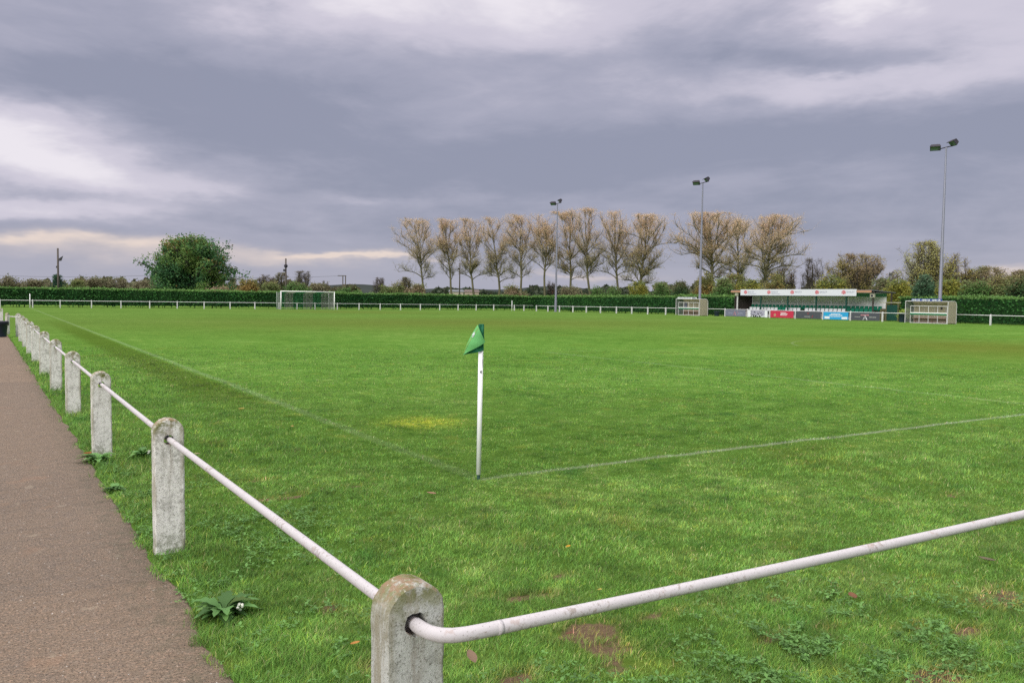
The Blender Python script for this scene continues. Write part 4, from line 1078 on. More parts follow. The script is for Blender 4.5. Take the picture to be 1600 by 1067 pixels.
# ------------------------------------------------------------ corner flags
t = thing('corner_flag', 'green corner flag on a white plastic pole standing on the near pitch corner', 'flag', (0, 0, float(gh(np.array(0.), np.array(0.)))), 0)
t.rotation_euler = (R(0.2), R(0.25), 0)
MB().tube([(0, 0, .055), (0, 0, 1.31)], .0245, 20).build('pole', 'goal_white', t, True)
MB().tube([(0, 0, -.1), (0, 0, .056)], .016, 12).build('ground_spike', 'spike', t, True)
# cloth: sleeve round the pole and a panel blowing towards the camera's left
sl = MB().tube([(0, 0, 1.305), (0, 0, 1.562)], .0285, 20, cap=False); sl.tube([(0, 0, 1.56), (0, 0, 1.568)], .026, 20, mi=0)
so = sl.build('sleeve', 'spike', t, True)
so.data.materials[0] = simple('sleeve_and_shade_green', (.01, .12, .06), .7)
cr2 = Vector((cr.x, cr.y, 0)).normalized(); cf2 = Vector((cf.x, cf.y, 0)).normalized()
UP = Vector((0, 0, 1))
def fp(dx, z, d): return cr2 * dx + UP * z - cf2 * d


def tri_cloth(A, B, C_, bulge, n=14, side=0.0):
    """curved triangle A-B-C, bulging towards the camera; returns verts, faces"""
    V = []; F = []; ids = {}
    for i in range(n + 1):
        for j in range(n + 1 - i):
            a, b_ = i / n, j / n; c_ = 1 - a - b_
            p_ = A * c_ + B * a + C_ * b_
            p_ += -cf2 * bulge * 4 * (a * c_ + b_ * c_ + a * b_) * .75 - cf2 * .009 * math.sin(13 * b_ + 6 * a + 3 * a * b_) * (1 - c_)
            p_ += -cr2 * side * math.sin(math.pi * b_) * (1 - a) - UP * .012 * math.sin(math.pi * b_) * a
            ids[(i, j)] = len(V); V.append(tuple(p_))
    for i in range(n):
        for j in range(n - i):
            F.append((ids[(i, j)], ids[(i + 1, j)], ids[(i, j + 1)]))
            if j < n - i - 1: F.append((ids[(i + 1, j)], ids[(i + 1, j + 1)], ids[(i, j + 1)]))
    return V, F


top_, rgt_, tip_ = fp(-.036, 1.563, .045), fp(.044, 1.39, .036), fp(-.172, 1.262, .10)
V, F = tri_cloth(top_, rgt_, tip_, .045, side=.012)
MB().add(V, F).build('flag_cloth', 'flag', t, True)
V, F = tri_cloth(fp(.024, 1.40, .030), fp(.024, 1.309, .030), tip_ + cf2 * .004, .004)  # underside of the fold: its shade painted in with the sleeve's dark green
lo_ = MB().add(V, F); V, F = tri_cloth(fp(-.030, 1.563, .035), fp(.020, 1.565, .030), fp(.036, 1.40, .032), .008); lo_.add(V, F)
lo_.build('sleeve_and_shaded_fold', so.data.materials[0], t, True)


def on_cloth(a, b_, out=.003):
    c_ = 1 - a - b_; p_ = top_ * c_ + rgt_ * a + tip_ * b_
    p_ += -cf2 * .045 * 4 * (a * c_ + b_ * c_ + a * b_) * .75 - cf2 * .009 * math.sin(13 * b_ + 6 * a + 3 * a * b_) * (1 - c_)
    p_ += -cr2 * .012 * math.sin(math.pi * b_) * (1 - a) - UP * .012 * math.sin(math.pi * b_) * a
    return tuple(p_ - cf2 * out)


em = MB(); em.tube([on_cloth(.10 + .055 * math.cos(q_), .27 + .075 * math.sin(q_)) for q_ in np.linspace(0, 2 * math.pi, 21)], .0022, 5)
em.tube([on_cloth(.09, .22), on_cloth(.12, .27), on_cloth(.09, .31)], .005, 5)
em.build('emblem', 'ink_white', t, True)
em = MB(); em.tube([on_cloth(.16 * (1 - q_), q_ * .95 + .02) for q_ in np.linspace(0, 1, 12)], .0013, 5)
em.build('piping', simple('piping_yellow', (.45, .42, .08), .6), t, True)


def text_mesh(name, s, size, mat, parent, origin, xdir, zdir=(0, 0, 1), align='CENTER', bold=0.0, ext=.002, shear=0.0, sx=1.0):
    cu_ = bpy.data.curves.new(name, 'FONT'); cu_.body = s; cu_.size = size; cu_.align_x = align; cu_.align_y = 'CENTER'; cu_.extrude = ext; cu_.offset = bold; cu_.shear = shear; cu_.resolution_u = 2
    tmp = bpy.data.objects.new('tmp_text', cu_); COL.objects.link(tmp); dg = bpy.context.evaluated_depsgraph_get(); dg.update()
    me = bpy.data.meshes.new_from_object(tmp.evaluated_get(dg)); bpy.data.objects.remove(tmp); bpy.data.curves.remove(cu_)
    xd = Vector(xdir).normalized(); zd = Vector(zdir).normalized(); nd = xd.cross(zd)
    M = Matrix((xd * sx, zd, nd)).transposed().to_4x4(); M.translation = Vector(origin); me.transform(M); me.name = name
    me.materials.clear(); me.materials.append(MAT[mat]); return link(name, me, parent)


# pole print: small vertical maker's lettering and a logo, facing the camera
pf = -cf2 * .0252
text_mesh('printed_text', 'CORNER POST', .022, 'ink_dark', t, tuple(pf * .72 + cr2 * .0185 + Vector((0, 0, 1.21))), tuple(Vector((0, 0, 1))), tuple(-(cr2 * .8 - cf2 * .6).normalized()) if False else tuple(-cr2), ext=.0006)
text_mesh('printed_logo', 'K', .034, 'ink_dark', t, tuple(pf + cr2 * .008 + Vector((0, 0, 1.09))), tuple(cr2), (0, 0, 1), bold=.0012, ext=.0008)

for nm, x, y, lb in (('a', 0, 103.25, 'white pole of the left far corner flag in front of the far rail'), ('b', 65.6, 103.25, 'white pole of the right far corner flag by the gap in the rail')):
    t = thing('corner_flag', lb, 'flag', (x, y, float(gz(x, y))), 0, 'far corner flags')
    MB().tube([(0, 0, .0), (0, 0, 1.62)], .045, 10).build('pole', 'goal_white', t, True)
    V = [(0, 0, 1.6), (.02, -.05, 1.35), (-.04, -.06, 1.2), (-.06, -.03, 1.42)]
    MB().add(V, [(0, 1, 2, 3)]).add([(a, b + .004, c_) for a, b, c_ in V], [(3, 2, 1, 0)]).build('flag_cloth', 'goal_white', t)

# ------------------------------------------------------------ goal
gx0, gx1, gy_ = 32.77 - 3.72, 32.77 + 3.72, 103.24
t = thing('football_goal', 'white football goal with green and pale striped net at the far end', 'goal', (32.77, gy_, 0), 0)
hw = 3.72
for sx in (-1, 1):
    MB().tube([(sx * hw, 0, -.05), (sx * hw, 0, 2.44)], .06, 12).build('goalpost', 'goal_white', t, True)
MB().tube([(-hw - .06, 0, 2.44), (hw + .06, 0, 2.44)], .06, 12).build('crossbar', 'goal_white', t, True)
for sx in (-1, 1):
    MB().tube([(sx * (hw - .05), 2.1, 0), (sx * (hw - .05), 2.1, 2.35)], .03, 8).build('net_stanchion', 'far_pipe', t, True)


def net(x0, x1, mat):
    mb = MB(); s = .2; w = .016
    # back
    def strip(p, q, wd):
        p = Vector(p); q = Vector(q); d = (q - p).normalized(); mb.tube([tuple(p), tuple(q)], w, 3, cap=False)
    x = x0
    while x < x1 - .01:
        strip((x, 2.05, .02), (x, 2.05, 2.2), w); strip((x, .02, 2.42), (x, 2.05, 2.2), w); x += s
    z = .05
    while z < 2.2: strip((x0, 2.05, z), (x1, 2.05, z), w); z += s
    y = .1
    while y < 2.05: strip((x0, y, 2.42 - .11 * y), (x1, y, 2.42 - .11 * y), w); y += s
    return mb.build('net_panel', mat, t)


for k, (a, b, mt) in enumerate([(-3.68, -2.55, 'net_green'), (-2.55, -1.35, 'net_pale'), (-1.35, .05, 'net_green'), (.05, 1.4, 'net_pale'), (1.4, 2.6, 'net_green'), (2.6, 3.68, 'net_pale')]): net(a, b, mt)
for sx in (-1, 1):
    mb = MB(); y = .1
    while y < 2.1: mb.tube([(sx * 3.68, y, .02), (sx * 3.68, y, 2.42 - .11 * y)], .012, 3, cap=False); y += .2
    z = .05
    while z < 2.3: mb.tube([(sx * 3.68, .02, z), (sx * 3.68, 2.05, z)], .012, 3, cap=False); z += .2
    mb.build('side_net', 'net_pale', t)

# ------------------------------------------------------------ floodlights
def floodlight(x, y, label, top=16.1, rz=0.0):
    z0 = float(gz(x, y)); t = thing('floodlight_mast', label, 'floodlight', (x, y, z0), rz, 'floodlight masts along the right touchline'); H = top - z0
    MB().tube([(0, 0, -.1), (0, 0, 1.6), (0, 0, 1.62), (0, 0, H)], [.19, .185, .165, .07], 8).build('mast', 'galv', t)
    MB().box(-.19, .19, -.19, .19, 0, .05).build('base_plate', 'galv', t)
    a = MB(); a.tube([(-.1, .68, H - .07), (0, 0, H + .02), (.1, -.88, H + .12)], .045, 6); a.build('crossarm', 'lamp_green', t)
    for s in (1, -1):
        yc = 1.02 if s > 0 else -.72; zc = H + .30 - s * .10
        lp = MB()
        # tapered housing tilted down towards the pitch
        Vb = []
        for (dx, sy, sz) in ((-.22, .44, .28), (.13, .34, .20), (.26, .17, .10)):
            Vb += [(dx, -sy, -sz), (dx, sy, -sz), (dx, sy, sz), (dx, -sy, sz)]
        Fb = [(0, 1, 2, 3), (11, 10, 9, 8)] + [(b + k, b + 4 + k, b + 4 + (k + 1) % 4, b + (k + 1) % 4) for b in (0, 4) for k in range(4)]
        lp.add(Vb, Fb); lp.box(-.38, -.23, -.45, .45, .26, .29); 
        o = lp.build('floodlight_head', 'lamp_green', t); o.location = (0, yc, zc); o.rotation_euler = (0, R(-42), R(30 * s))
        g = MB().box(-.235, -.223, -.39, .39, -.24, .24).build('lamp_glass', 'lamp_glass', o)
        MB().tube([(.02, s * .68, H - s * .07), (.08, yc, zc - .1)], .035, 6).build('lamp_bracket', 'lamp_green', t)
    return t


floodlight(67.75, 94.4, 'farthest grey floodlight mast, in front of the poplar row')
floodlight(68.75, 65.7, 'middle grey floodlight mast behind the left dugout')
floodlight(69.4, 36.1, 'nearest tallest looking grey floodlight mast behind the right dugout')


# ------------------------------------------------------------ dugouts  (local: front at x=0, back +x, y from 0 (near end) to 3.95)
def dugout(label, x, y, sign):
    L = 3.98; D = 1.35; H = 2.0; t = thing('dugout', label, 'dugout', (x, y, float(gz(x, y)) + .0), 0, 'team dugouts beside the right touchline')
    prof = [(0.10, H - .02), (.35, H), (D - .38, H), (D - .22, H - .04), (D - .10, H - .13), (D - .03, H - .26), (D, H - .42), (D, .05)]
    mb = MB(); V = []; n = len(prof)
    for yv in (0.03, L - .03):
        for off in (0, .012): V += [(px_ - off * .7, yv, pz - off * .7) for px_, pz in prof]
    F = []
    for k in range(n - 1):
        F += [(k, k + 1, 2 * n + k + 1, 2 * n + k), (n + k, 3 * n + k, 3 * n + k + 1, n + k + 1)]
    mb.add(V, F); mb.build('curved_shell', 'perspex', t, True)
    for yv, nm in ((0, 'a'), (L - .012, 'b')):
        pr = [(0.02, .05)] + [(a, b) for a, b in prof[::-1]] + [(0.02, H - .04)]
        pr = [(.02, .05), (D, .05)] + prof[::-1][1:] + [(.02, H - .03)]
        MB().prism_xz(pr, yv, yv + .012).build('end_panel', 'clear' if nm == 'b' else 'perspex', t)
    fr = MB(); rd = .028
    for yv in (0.0, L):
        fr.tube([(0, yv, 0), (0, yv, H - .02)], rd, 6); fr.tube([(a, yv, b) for a, b in prof], rd * .8, 6)
    fr.tube([(0, 0, H - .02), (0, L, H - .02)], rd, 6); fr.tube([(D, 0, .03), (D, L, .03)], rd, 6)
    for yv in (1.0, 2.0, 3.0): fr.tube([(a, yv, b) for a, b in prof], rd * .7, 5)
    fr.build('frame', 'white_paint', t)
    b = MB(); yend = 3.4
    for yv in (0.0, .85, 1.7, 2.55, yend): b.tube([(-.12, yv, .02), (-.12, yv, 1.55)], .024, 6)
    for z in (.04, 1.55): b.tube([(-.12, 0, z), (-.12, yend, z)], .027, 6)
    b.build('front_barrier', 'white_paint', t)
    MB().box(-.16, -.12, 0, yend, .90, .98).build('top_board', 'goal_white', t)
    MB().box(-.155, -.125, 0, yend, .76, .90).build('green_board', 'barrier_green', t)
    MB().box(D - .55, D - .15, .15, L - .15, .42, .46).box(D - .35, D - .30, .3, .36, 0, .42).box(D - .35, D - .30, 2, 2.06, 0, .42).box(D - .35, D - .30, 3.6, 3.66, 0, .42).build('bench', 'bench', t)
    MB().box(D - .10, D - .04, .05, L - .05, .02, .58).build('kick_board', 'brick_dull', t)
    if sign == 'blue':
        s = MB().box(-.02, .02, .55, 3.4, H - .04, H + .20).build('roof_sign', 'sign_blue', t)
        for yy in (3.0, 2.05, 1.1): text_mesh('sign_text', 'CIMD UK', .19, 'ink_white', s, (-.024, yy - .02, H + .08), (0, -1, 0), bold=.008)
        MB().lathe([(.001, 0), (.10, .0), (.10, .01), (.001, .012)], 14).build('ball_hole', 'ink_dark', t).matrix_local = Matrix.Translation((D - .02, 1.35, 1.36)) @ Matrix.Rotation(R(-90), 4, 'Y')
    else:
        s = MB().box(-.02, .02, .55, 3.7, H - .02, H + .18).build('roof_sign', 'ink_white', t)
        r = random.Random(4); q = MB(); yy = 3.5
        while yy > 1.5: w_ = r.uniform(.06, .14); q.box(-.024, -.021, yy - w_, yy, H + .05, H + .05 + r.uniform(.05, .09)); yy -= w_ + .03
        q.box(-.024, -.021, .65, 1.25, H + .0, H + .14); q.build('sign_lettering', 'board_slate', s)
        MB().box(D - .03, D - .02, 3.4, 3.9, .7, 1.6).build('poster', 'board_slate', t)
    return t


dugout('left dugout with a white roof sign, curved see-through back and white front barrier', 66.85, 63.8, 'white')
dugout('right dugout with a blue roof sign with three white words, below the nearest floodlight', 66.85, 33.85, 'blue')


def bin_(label, x, y, rad, h, bag=False, rz=0.0):
    z0 = float(gz(x, y)); t = thing('litter_bin', label, 'bin', (x, y, z0 + (.015 if x < -3.3 else 0)), rz)
    MB().lathe([(rad * .78, 0), (rad * .80, .02), (rad * .94, h - .08), (rad * 1.05, h - .07), (rad * 1.05, h), (rad * .96, h), (rad * .94, h - .04), (rad * .8, .05)], 24).build('body', 'bin_navy', t, True)
    if bag:
        V = []; n = 28; r = random.Random(2)
        rings = [(rad * .90, h - .10), (rad * .97, h + .005), (rad * 1.07, h + .006), (rad * 1.09, h - .05), (rad * 1.07, h - .14)]
        for q, z in rings:
            for k in range(n): V.append(((q + r.gauss(0, .004)) * math.cos(k * 2 * math.pi / n), (q + r.gauss(0, .004)) * math.sin(k * 2 * math.pi / n), z + (r.gauss(0, .02) if z < h - .12 else r.gauss(0, .003))))
        F = [(i * n + j, i * n + (j + 1) % n, (i + 1) * n + (j + 1) % n, (i + 1) * n + j) for i in range(4) for j in range(n)]
        MB().add(V, F).build('bin_bag', 'bag_black', t, True)
    return t


bin_('dark navy round bin with a black bag on the path at the left edge', -3.78, 31.7, .33, .62, True)
bin_('navy bin on the grass between the stand and the right dugout', 69.0, 39.5, .33, .85)
bin_('navy bin just right of the left dugout', 68.9, 63.0, .36, .55)

# ------------------------------------------------------------ advert boards
def scribble(mb, y0, y1, z, h, r, x=-.022):       # broken strokes standing in for lettering too small to read
    y = y1
    while y > y0:
        w = r.uniform(.05, .12)
        mb.box(x - .003, x, max(y - w, y0), y, z, z + h * r.uniform(.75, 1)); y -= w + r.uniform(.018, .04)


def board(label, ya, yb, mat, deco):
    x = 68.06; yc = (ya + yb) / 2; L = ya - yb; z0 = float(gz(x, yc))
    t = thing('advert_board', label, 'advert board', (x, yc, z0), 0, 'advert boards on the rail in front of the stand')
    MB().box(-.02, .0, -L / 2, L / 2, .06, .80).build('panel', mat, t)
    deco(t, L / 2); return t


def d_slate(t, a):
    r = random.Random(1); q = MB(); scribble(q, a - 1.15, a - .45, .36, .10, r); scribble(q, -a + .35, -a + 1.15, .40, .10, r); scribble(q, -a + .35, -a + 1.15, .26, .08, r); q.build('lettering', 'ink_grey', t)
    q = MB(); q.tube([(-.024, .25, .15), (-.024, .08, .62), (-.024, -.12, .15)], .03, 5); q.tube([(-.024, .2, .35), (-.024, -.05, .35)], .02, 5); q.tube([(-.024, -.25, .60), (-.024, -.45, .45)], .02, 4); q.build('crest', 'ink_pink', t)
def d_lilac(t, a):
    r = random.Random(5); q = MB()
    for k in range(26):
        y = r.uniform(-a * .55, a * .68); z = r.uniform(.18, .62); q.tube([(-.024, y, z), (-.024, y + r.uniform(-.2, .2), z + r.uniform(-.14, .14))], r.uniform(.015, .035), 4)
    q.build('lettering', 'ink_dark', t)
    q = MB(); q.box(-.03, -.02, a * .72, a * .98, .04, .78); q.box(-.03, -.02, -a * .98, -a * .72, .04, .78); q.build('white_end_panels', 'ink_white', t)
    q = MB()
    for k in range(34):
        y = r.uniform(-a * .7, a * .7); q.box(-.028, -.024, y - .05, y + .05, .06, .06 + r.uniform(.05, .24))
    q.build('white_splashes', 'ink_white', t)
def d_red(t, a):
    r = random.Random(6); q = MB()
    for z, y0, y1 in ((.56, -.35, .35), (.43, -.55, .35), (.31, -.50, .38)): scribble(q, y0 - .2, y1 - .2, z, .09, r)
    q.build('lettering', 'ink_white', t); q = MB().tube([(-.02, a - .6, .35), (-.026, a - .6, .35)], .16, 14); q.build('roundel', 'timber_orange', t)
def d_grey(t, a):
    text_mesh('lettering', 'moody', .26, 'ink_white', t, (-.024, .1, .28), (0, -1, 0), bold=.004).data.materials[0] = MAT['net_pale']
    q = MB(); q.tube([(-.024, .12, .66), (-.024, 0, .52), (-.024, -.10, .70)], .02, 4); q.tube([(-.024, -.45, .20), (-.024, -.62, .40)], .02, 4); q.build('red_mark', 'red', t)
def d_blue(t, a):
    r = random.Random(8); q = MB(); scribble(q, -.55, .55, .58, .09, r); scribble(q, -.75, .75, .43, .11, r); scribble(q, -.6, .6, .30, .05, r)
    q.box(-.026, -.02, a - .75, a - .15, .12, .36); q.box(-.026, -.02, -a + .1, -a + .75, .12, .34); q.build('lettering', 'ink_white', t)
    q = MB(); q.tube([(-.02, a - .35, .55), (-.026, a - .35, .55)], .10, 12); q.build('roundel', 'ink_cyan', t)
def d_last(t, a):
    r = random.Random(9); q = MB(); scribble(q, a - 1.0, a - .4, .36, .09, r); scribble(q, -a + .35, -a + 1.1, .34, .12, r); q.build('lettering', 'ink_white', t).data.materials[0] = MAT['net_pale']
    q = MB(); scribble(q, -.42, .48, .52, .15, r); q.build('heading', 'ink_pink', t)
    q = MB(); q.tube([(-.024, .22, .10), (-.024, 0, .55), (-.024, -.24, .10)], .03, 4); q.tube([(-.024, .12, .27), (-.024, -.14, .27)], .02, 4); q.build('white_figure', 'ink_white', t)


board('slate blue advert board with a small crest, leftmost of the row', 60.85, 57.85, 'board_slate', d_slate)
board('pale lilac advert board with dark scrawl and white ends', 57.5, 54.7, 'board_lilac', d_lilac)
board('bright red advert board with white lettering', 54.3, 51.25, 'board_red', d_red)
board('dark grey advert board with a pale word and red mark', 50.95, 47.82, 'board_grey', d_grey)
board('light blue advert board with white lettering', 47.52, 44.62, 'board_blue', d_blue)
board('dark grey board with a white A-shaped figure, rightmost of the row', 44.3, 41.2, 'board_grey', d_last)

# ------------------------------------------------------------ stand
SX, SY0 = 70.5, 43.7; z0 = float(gz(70.5, 52))
t = thing('spectator_stand', 'long low covered stand with white fascia and rows of green and white seats', 'stand', (SX, SY0, z0), 0)
LN = 18.3  # to y = 62.0
def zz(v): return v - z0
MB().box(3.25, 3.35, .6, LN, .0, zz(1.40)).build('lower_wall', 'timber_olive', t)
w = MB(); k = .6
while k < LN - .05: w.box(3.2, 3.28, k + .02, min(k + 2.18, LN) - .02, zz(1.42), zz(2.62)); k += 2.2
w.build('wall_panels', 'wall_pale', t)
MB().box(3.22, 3.27, .6, LN, zz(2.625), zz(2.98)).build('upper_wall', 'wall_tint', t)
MB().box(.25, 3.2, LN - .06, LN, 0, zz(2.95)).build('end_wall', 'dark_wood', t)
MB().box(-.2, 3.18, .05, LN - .1, zz(2.985), zz(3.0)).build('bounce_ceiling', 'goal_white', t)  # white sheet added below the roof to bounce light into the stand
MB().box(1.4, 3.2, 0.0, .05, 0, zz(1.42)).build('low_end_wall', 'timber_olive', t)
# roof slab sloping back
rf = MB(); pr = [(-.25, zz(3.20)), (3.6, zz(3.02)), (3.6, zz(3.10)), (-.25, zz(3.30))]
rf.prism_xz(pr, -.15, LN + .15); rf.build('roof', 'roof_dark', t)
q = MB()
for k in range(40): q.box(-.1, 3.5, k * .46, k * .46 + .06, zz(3.08), zz(3.12))
fa = MB().box(-.32, -.26, 1.62, 16.9, zz(2.67), zz(3.36)).build('fascia', 'fascia', t)
MB().box(-.31, -.255, -.05, 1.60, zz(3.02), zz(3.24)).build('fascia_timber', 'timber_orange', t); MB().box(-.31, -.255, 16.92, LN + .1, zz(3.02), zz(3.22)).build('fascia_timber', 'timber_orange', t)
for yy, lab in ((16.15, 0), (12.75, 1), (9.55, 2), (6.35, 3), (3.1, 4)):
    q = MB(); zc = zz(3.03)
    q.tube([(-.325, yy + .17, zc - .15), (-.325, yy + .19, zc), (-.325, yy + .16, zc + .15)], .028, 5); q.tube([(-.325, yy - .20, zc - .15), (-.325, yy - .22, zc), (-.325, yy - .19, zc + .15)], .03, 5)
    V = [(-.328, yy + .11, zc + .19), (-.328, yy + .12, zc - .07), (-.328, yy - .01, zc - .23), (-.328, yy - .14, zc - .08), (-.328, yy - .12, zc + .19)]
    q.add(V, [(0, 1, 2, 3, 4)]); q.add([(-.321, b, c_) for a_, b, c_ in V], [(4, 3, 2, 1, 0)]); q.build('red_logo', 'red', fa)
    q = MB(); q.tube([(-.331, yy + .02, zc + .10), (-.331, yy + .04, zc - .02), (-.331, yy - .06, zc - .05)], .02, 4); q.tube([(-.331, yy - .05, zc + .08), (-.331, yy - .05, zc - .12)], .012, 4); q.build('logo_figure', 'ink_white', fa)
    text_mesh('fascia_text', 'BAILEY', .27, 'ink_grey', fa, (-.3225, yy - .34, zc + .03), (0, -1, 0), align='LEFT', bold=.001, sx=1.15)
    if lab < 2:
        q = MB(); scribble(q, yy - 1.6, yy - .36, zc - .20, .06, random.Random(lab), x=-.322); q.build('fascia_small_text', 'ink_grey', fa)
for yv in (14.12, 10.35, 6.63, 2.96): MB().box(-.05, .05, yv - .07, yv + .07, 0, zz(3.18)).build('roof_post', 'dark_green', t)
MB().box(-.05, .05, LN - .75, LN - .6, 0, zz(3.15)).build('roof_post', 'white_paint', t)
MB().box(-.05, .05, -.14, -.02, 0, zz(3.15)).build('roof_post', 'dark_wood', t)
MB().box(3.0, 3.12, -.12, .0, 0, zz(3.0)).build('roof_post', 'dark_wood', t)
MB().box(-.20, .0, LN - .85, LN - .45, zz(2.62), zz(2.95)).build('loudspeaker', 'beige_metal', t)
s_ = MB().box(-.28, -.06, -.35, .10, zz(2.52), zz(2.88)).build('loudspeaker', 'beige_metal', t); MB().box(-.287, -.279, -.25, 0, zz(2.60), zz(2.80)).build('speaker_mesh', 'ink_dark', s_)
MB().box(.6, 1.7, .4, LN - .1, 0, .30).box(1.7, 3.2, .4, LN - .1, 0, .62).build('terrace_steps', 'concrete_step', t)


def seat_mesh(mat):
    mb = MB()
    pr = [(.0, 0), (.40, .02), (.46, .10), (.50, .42), (.47, .43), (.42, .12), (.36, .065), (0, .045)]
    mb.prism_xz(pr, -.21, .21); mb.box(.2, .26, -.03, .03, -.38, 0); return mb.mesh('seat', mat)


sg, sw = seat_mesh('seat_green'), seat_mesh('seat_white')
r = random.Random(12); y = .75; k = 0
while y < LN - .7:
    if not 1.2 < 0:
        o = link('seat', sg, t, (1.95, y, 1.02)); 
    y += .52
y = 1.0
while y < LN - 1.2:
    n_ = (LN - y)
    if not (8.9 < n_ < 9.4 or 13.2 < n_ < 13.6):
        green = y < 4.0 or 11.9 < y < 12.8
        o = link('seat', sg if green else sw, t, (.75, y, .70 if not green else .72))
    y += .52
# timber gate / cabinet right of the stand
t = thing('gate', 'dark green panelled gate beside the right end of the stand', 'gate', (72.6, 42.9, z0), 0)
MB().box(-.05, .02, -.65, .55, .05, 1.62).build('panel', 'dark_green', t)
q = MB(); q.box(-.10, .05, -.75, -.65, 0, 1.9); q.box(-.10, .05, .55, .65, 0, 1.9); q.build('gate_frame', 'timber_olive', t)
q = MB(); q.box(-.12, -.06, -1.0, 1.3, 1.80, 1.88); q.build('top_bar', 'beige_metal', t)
t = thing('fence_panel', 'pale timber fence panel in the gap right of the dark green gate', 'fence', (73.3, 41.9, z0), 0)
MB().box(-.03, .03, -.2, .45, .02, 1.75).build('panel', 'beige_metal', t); MB().box(-.07, -.03, -.25, -.15, 0, 1.85).build('fence_post', 'timber_olive', t)
(x, y) = (71.2, 40.6)
plant_tree('bush', 'small yellow green shrub beside the bin right of the stand', 'bush', (x, y), z0, 'bushes beyond the hedges', crown='foliage', seed=900, H=1.15, W=1.3, base=.05, prof=dome, n1=9, n2=6, n3=5, up=.4, tw=.2, leafn=8, leafs=.06,
           leafcol=pal((.16, .24, .05), (.3, .33, .06)), trunk_r=.03, twr=.006, clump=.05)

# ------------------------------------------------------------ poles, wire, buildings beyond
def pole(label, px, d, py, deco):
    x, y = at(px, d); H = zpx(px, py, d); t = thing('lamp_pole', label, 'pole', (x, y, 0), 0, 'poles beyond the hedges'); t.rotation_euler = (0, 0, -bearing(px))
    MB().tube([(0, 0, -.2), (0, 0, H)], [.17, .13], 8).build('pole', 'pole_wood', t, True)
    deco(t, H); return t


def dk1(t, H):
    q = MB().add([(.15, -.25, H - 1.6), (.75, -.25, H - 1.15), (.5, -.25, H - 1.95), (.15, -.25, H - 2.0), (.15, .25, H - 1.6), (.75, .25, H - 1.15), (.5, .25, H - 1.95), (.15, .25, H - 2.0)],
                 [(0, 1, 2, 3), (7, 6, 5, 4), (0, 4, 5, 1), (1, 5, 6, 2), (2, 6, 7, 3), (3, 7, 4, 0)]); q.build('lamp_head', 'wire', t)
    MB().box(-.28, -.1, -.1, .1, H - 3.1, H - 2.8).build('junction_box', 'wire', t)
def dk2(t, H):
    q = MB().tube([(0, -.12, H - 1.3), (0, -.30, H - 1.3)], .32, 14); q.build('round_lamp', 'lamp_green', t, True); MB().box(-.45, -.05, -.2, .2, H - 2.25, H - 1.85).build('lamp_box', 'wire', t)
def dk3(t, H):
    MB().box(-.5, -.1, -.25, .25, H - 1.6, H - 1.25).build('lamp_head', 'wire', t)
def dk4(t, H):
    MB().box(-.5, -.1, -.2, .2, H - .6, H - .2).box(-.4, -.1, -.15, .15, H - 1.3, H - 1.1).build('switch_box', 'wire', t); MB().tube([(0, 0, H + .15), (1.6, 0, H + .1)], .025, 5).build('wire_bracket', 'wire', t)
def dk5(t, H):
    MB().box(-.6, -.1, -.15, .15, H - 1.4, H - 1.1).box(-.5, -.1, -.15, .15, H - .6, H - .35).build('switch_box', 'wire', t)


pole('wooden pole with a tilted lamp, leftmost of the poles behind the hedge', 91, 150, 388, dk1)
pole('wooden pole with a round lamp behind the left goalpost', 446, 150, 404, dk2)
pole('thin dark lamp pole between the second and third poplars', 717, 200, 411, dk3)
pole('short dark pole with switch boxes left of the pale olive tree', 1392, 120, 424, dk4)
pole('dark pole among the trees right of the right floodlight mast', 1492, 120, 415, dk5)
x, y = at(537, 225); t = thing('power_pole', 'twin poles with a crossbar, right of the round lamp pole', 'pole', (x, y, 0)); t.rotation_euler = (0, 0, -bearing(537)); H = zpx(537, 431, 225)
for s in (-.35, .35): MB().tube([(s, 0, -.2), (s, 0, H)], .13, 6).build('pole', 'pole_wood', t)
MB().box(-1.7, .55, -.1, .1, H - .1, H + .1).build('crossbar', 'pole_wood', t)
xa, ya = at(-60, 235); xb, yb = at(537, 225)
mb = MB(); za = zpx(0, 429.5, 233)
mb.tube([(xa + (xb - xa) * k / 24, ya + (yb - ya) * k / 24, za + (H - za) * k / 24 - .6 * math.sin(math.pi * (k / 24 * 2 % 1.0001)) * 1.0) for k in range(25)], .035, 4)
tag(mb.build('overhead_cable', 'wire'), 'thin overhead cable crossing the sky at the left', 'cable')


def house(label, px, d, wpx, eave, ridge, wall, roof):
    x, y = at(px, d); t = thing('house', label, 'house', (x, y, 0)); t.rotation_euler = (0, 0, -bearing(px)); W = wpx / FPX * d; e = zpx(px, eave, d); rg = zpx(px, ridge, d)
    MB().box(-W / 2, W / 2, 0, 7, -.2, e).build('wall', wall, t)
    if rg > e: MB().add([(-W / 2 - .3, -.4, e), (W / 2 + .3, -.4, e), (W / 2 + .3, 7.4, e), (-W / 2 - .3, 7.4, e), (-W / 2, 3.5, rg), (W / 2, 3.5, rg)], [(0, 1, 5, 4), (1, 2, 5), (2, 3, 4, 5), (3, 0, 4), (3, 2, 1, 0)]).build('roof', roof, t)
    for s in (-.25, .25): MB().box(s * W - .45, s * W + .45, -.04, -.005, e - 1.7, e - .7).build('window', 'ink_dark', t)


house('orange brick house end just left of the far floodlight mast', 862, 230, 13, 453.5, 451, 'brick_orange', 'roof_tile')
house('low grey roofed house between the second and third poplars', 712, 260, 22, 456, 452.5, 'render_cream', 'roof_dark')
house('brown roofed bungalow right of the dark lamp pole', 736, 250, 22, 456.5, 452.5, 'brick_dull', 'roof_tile')

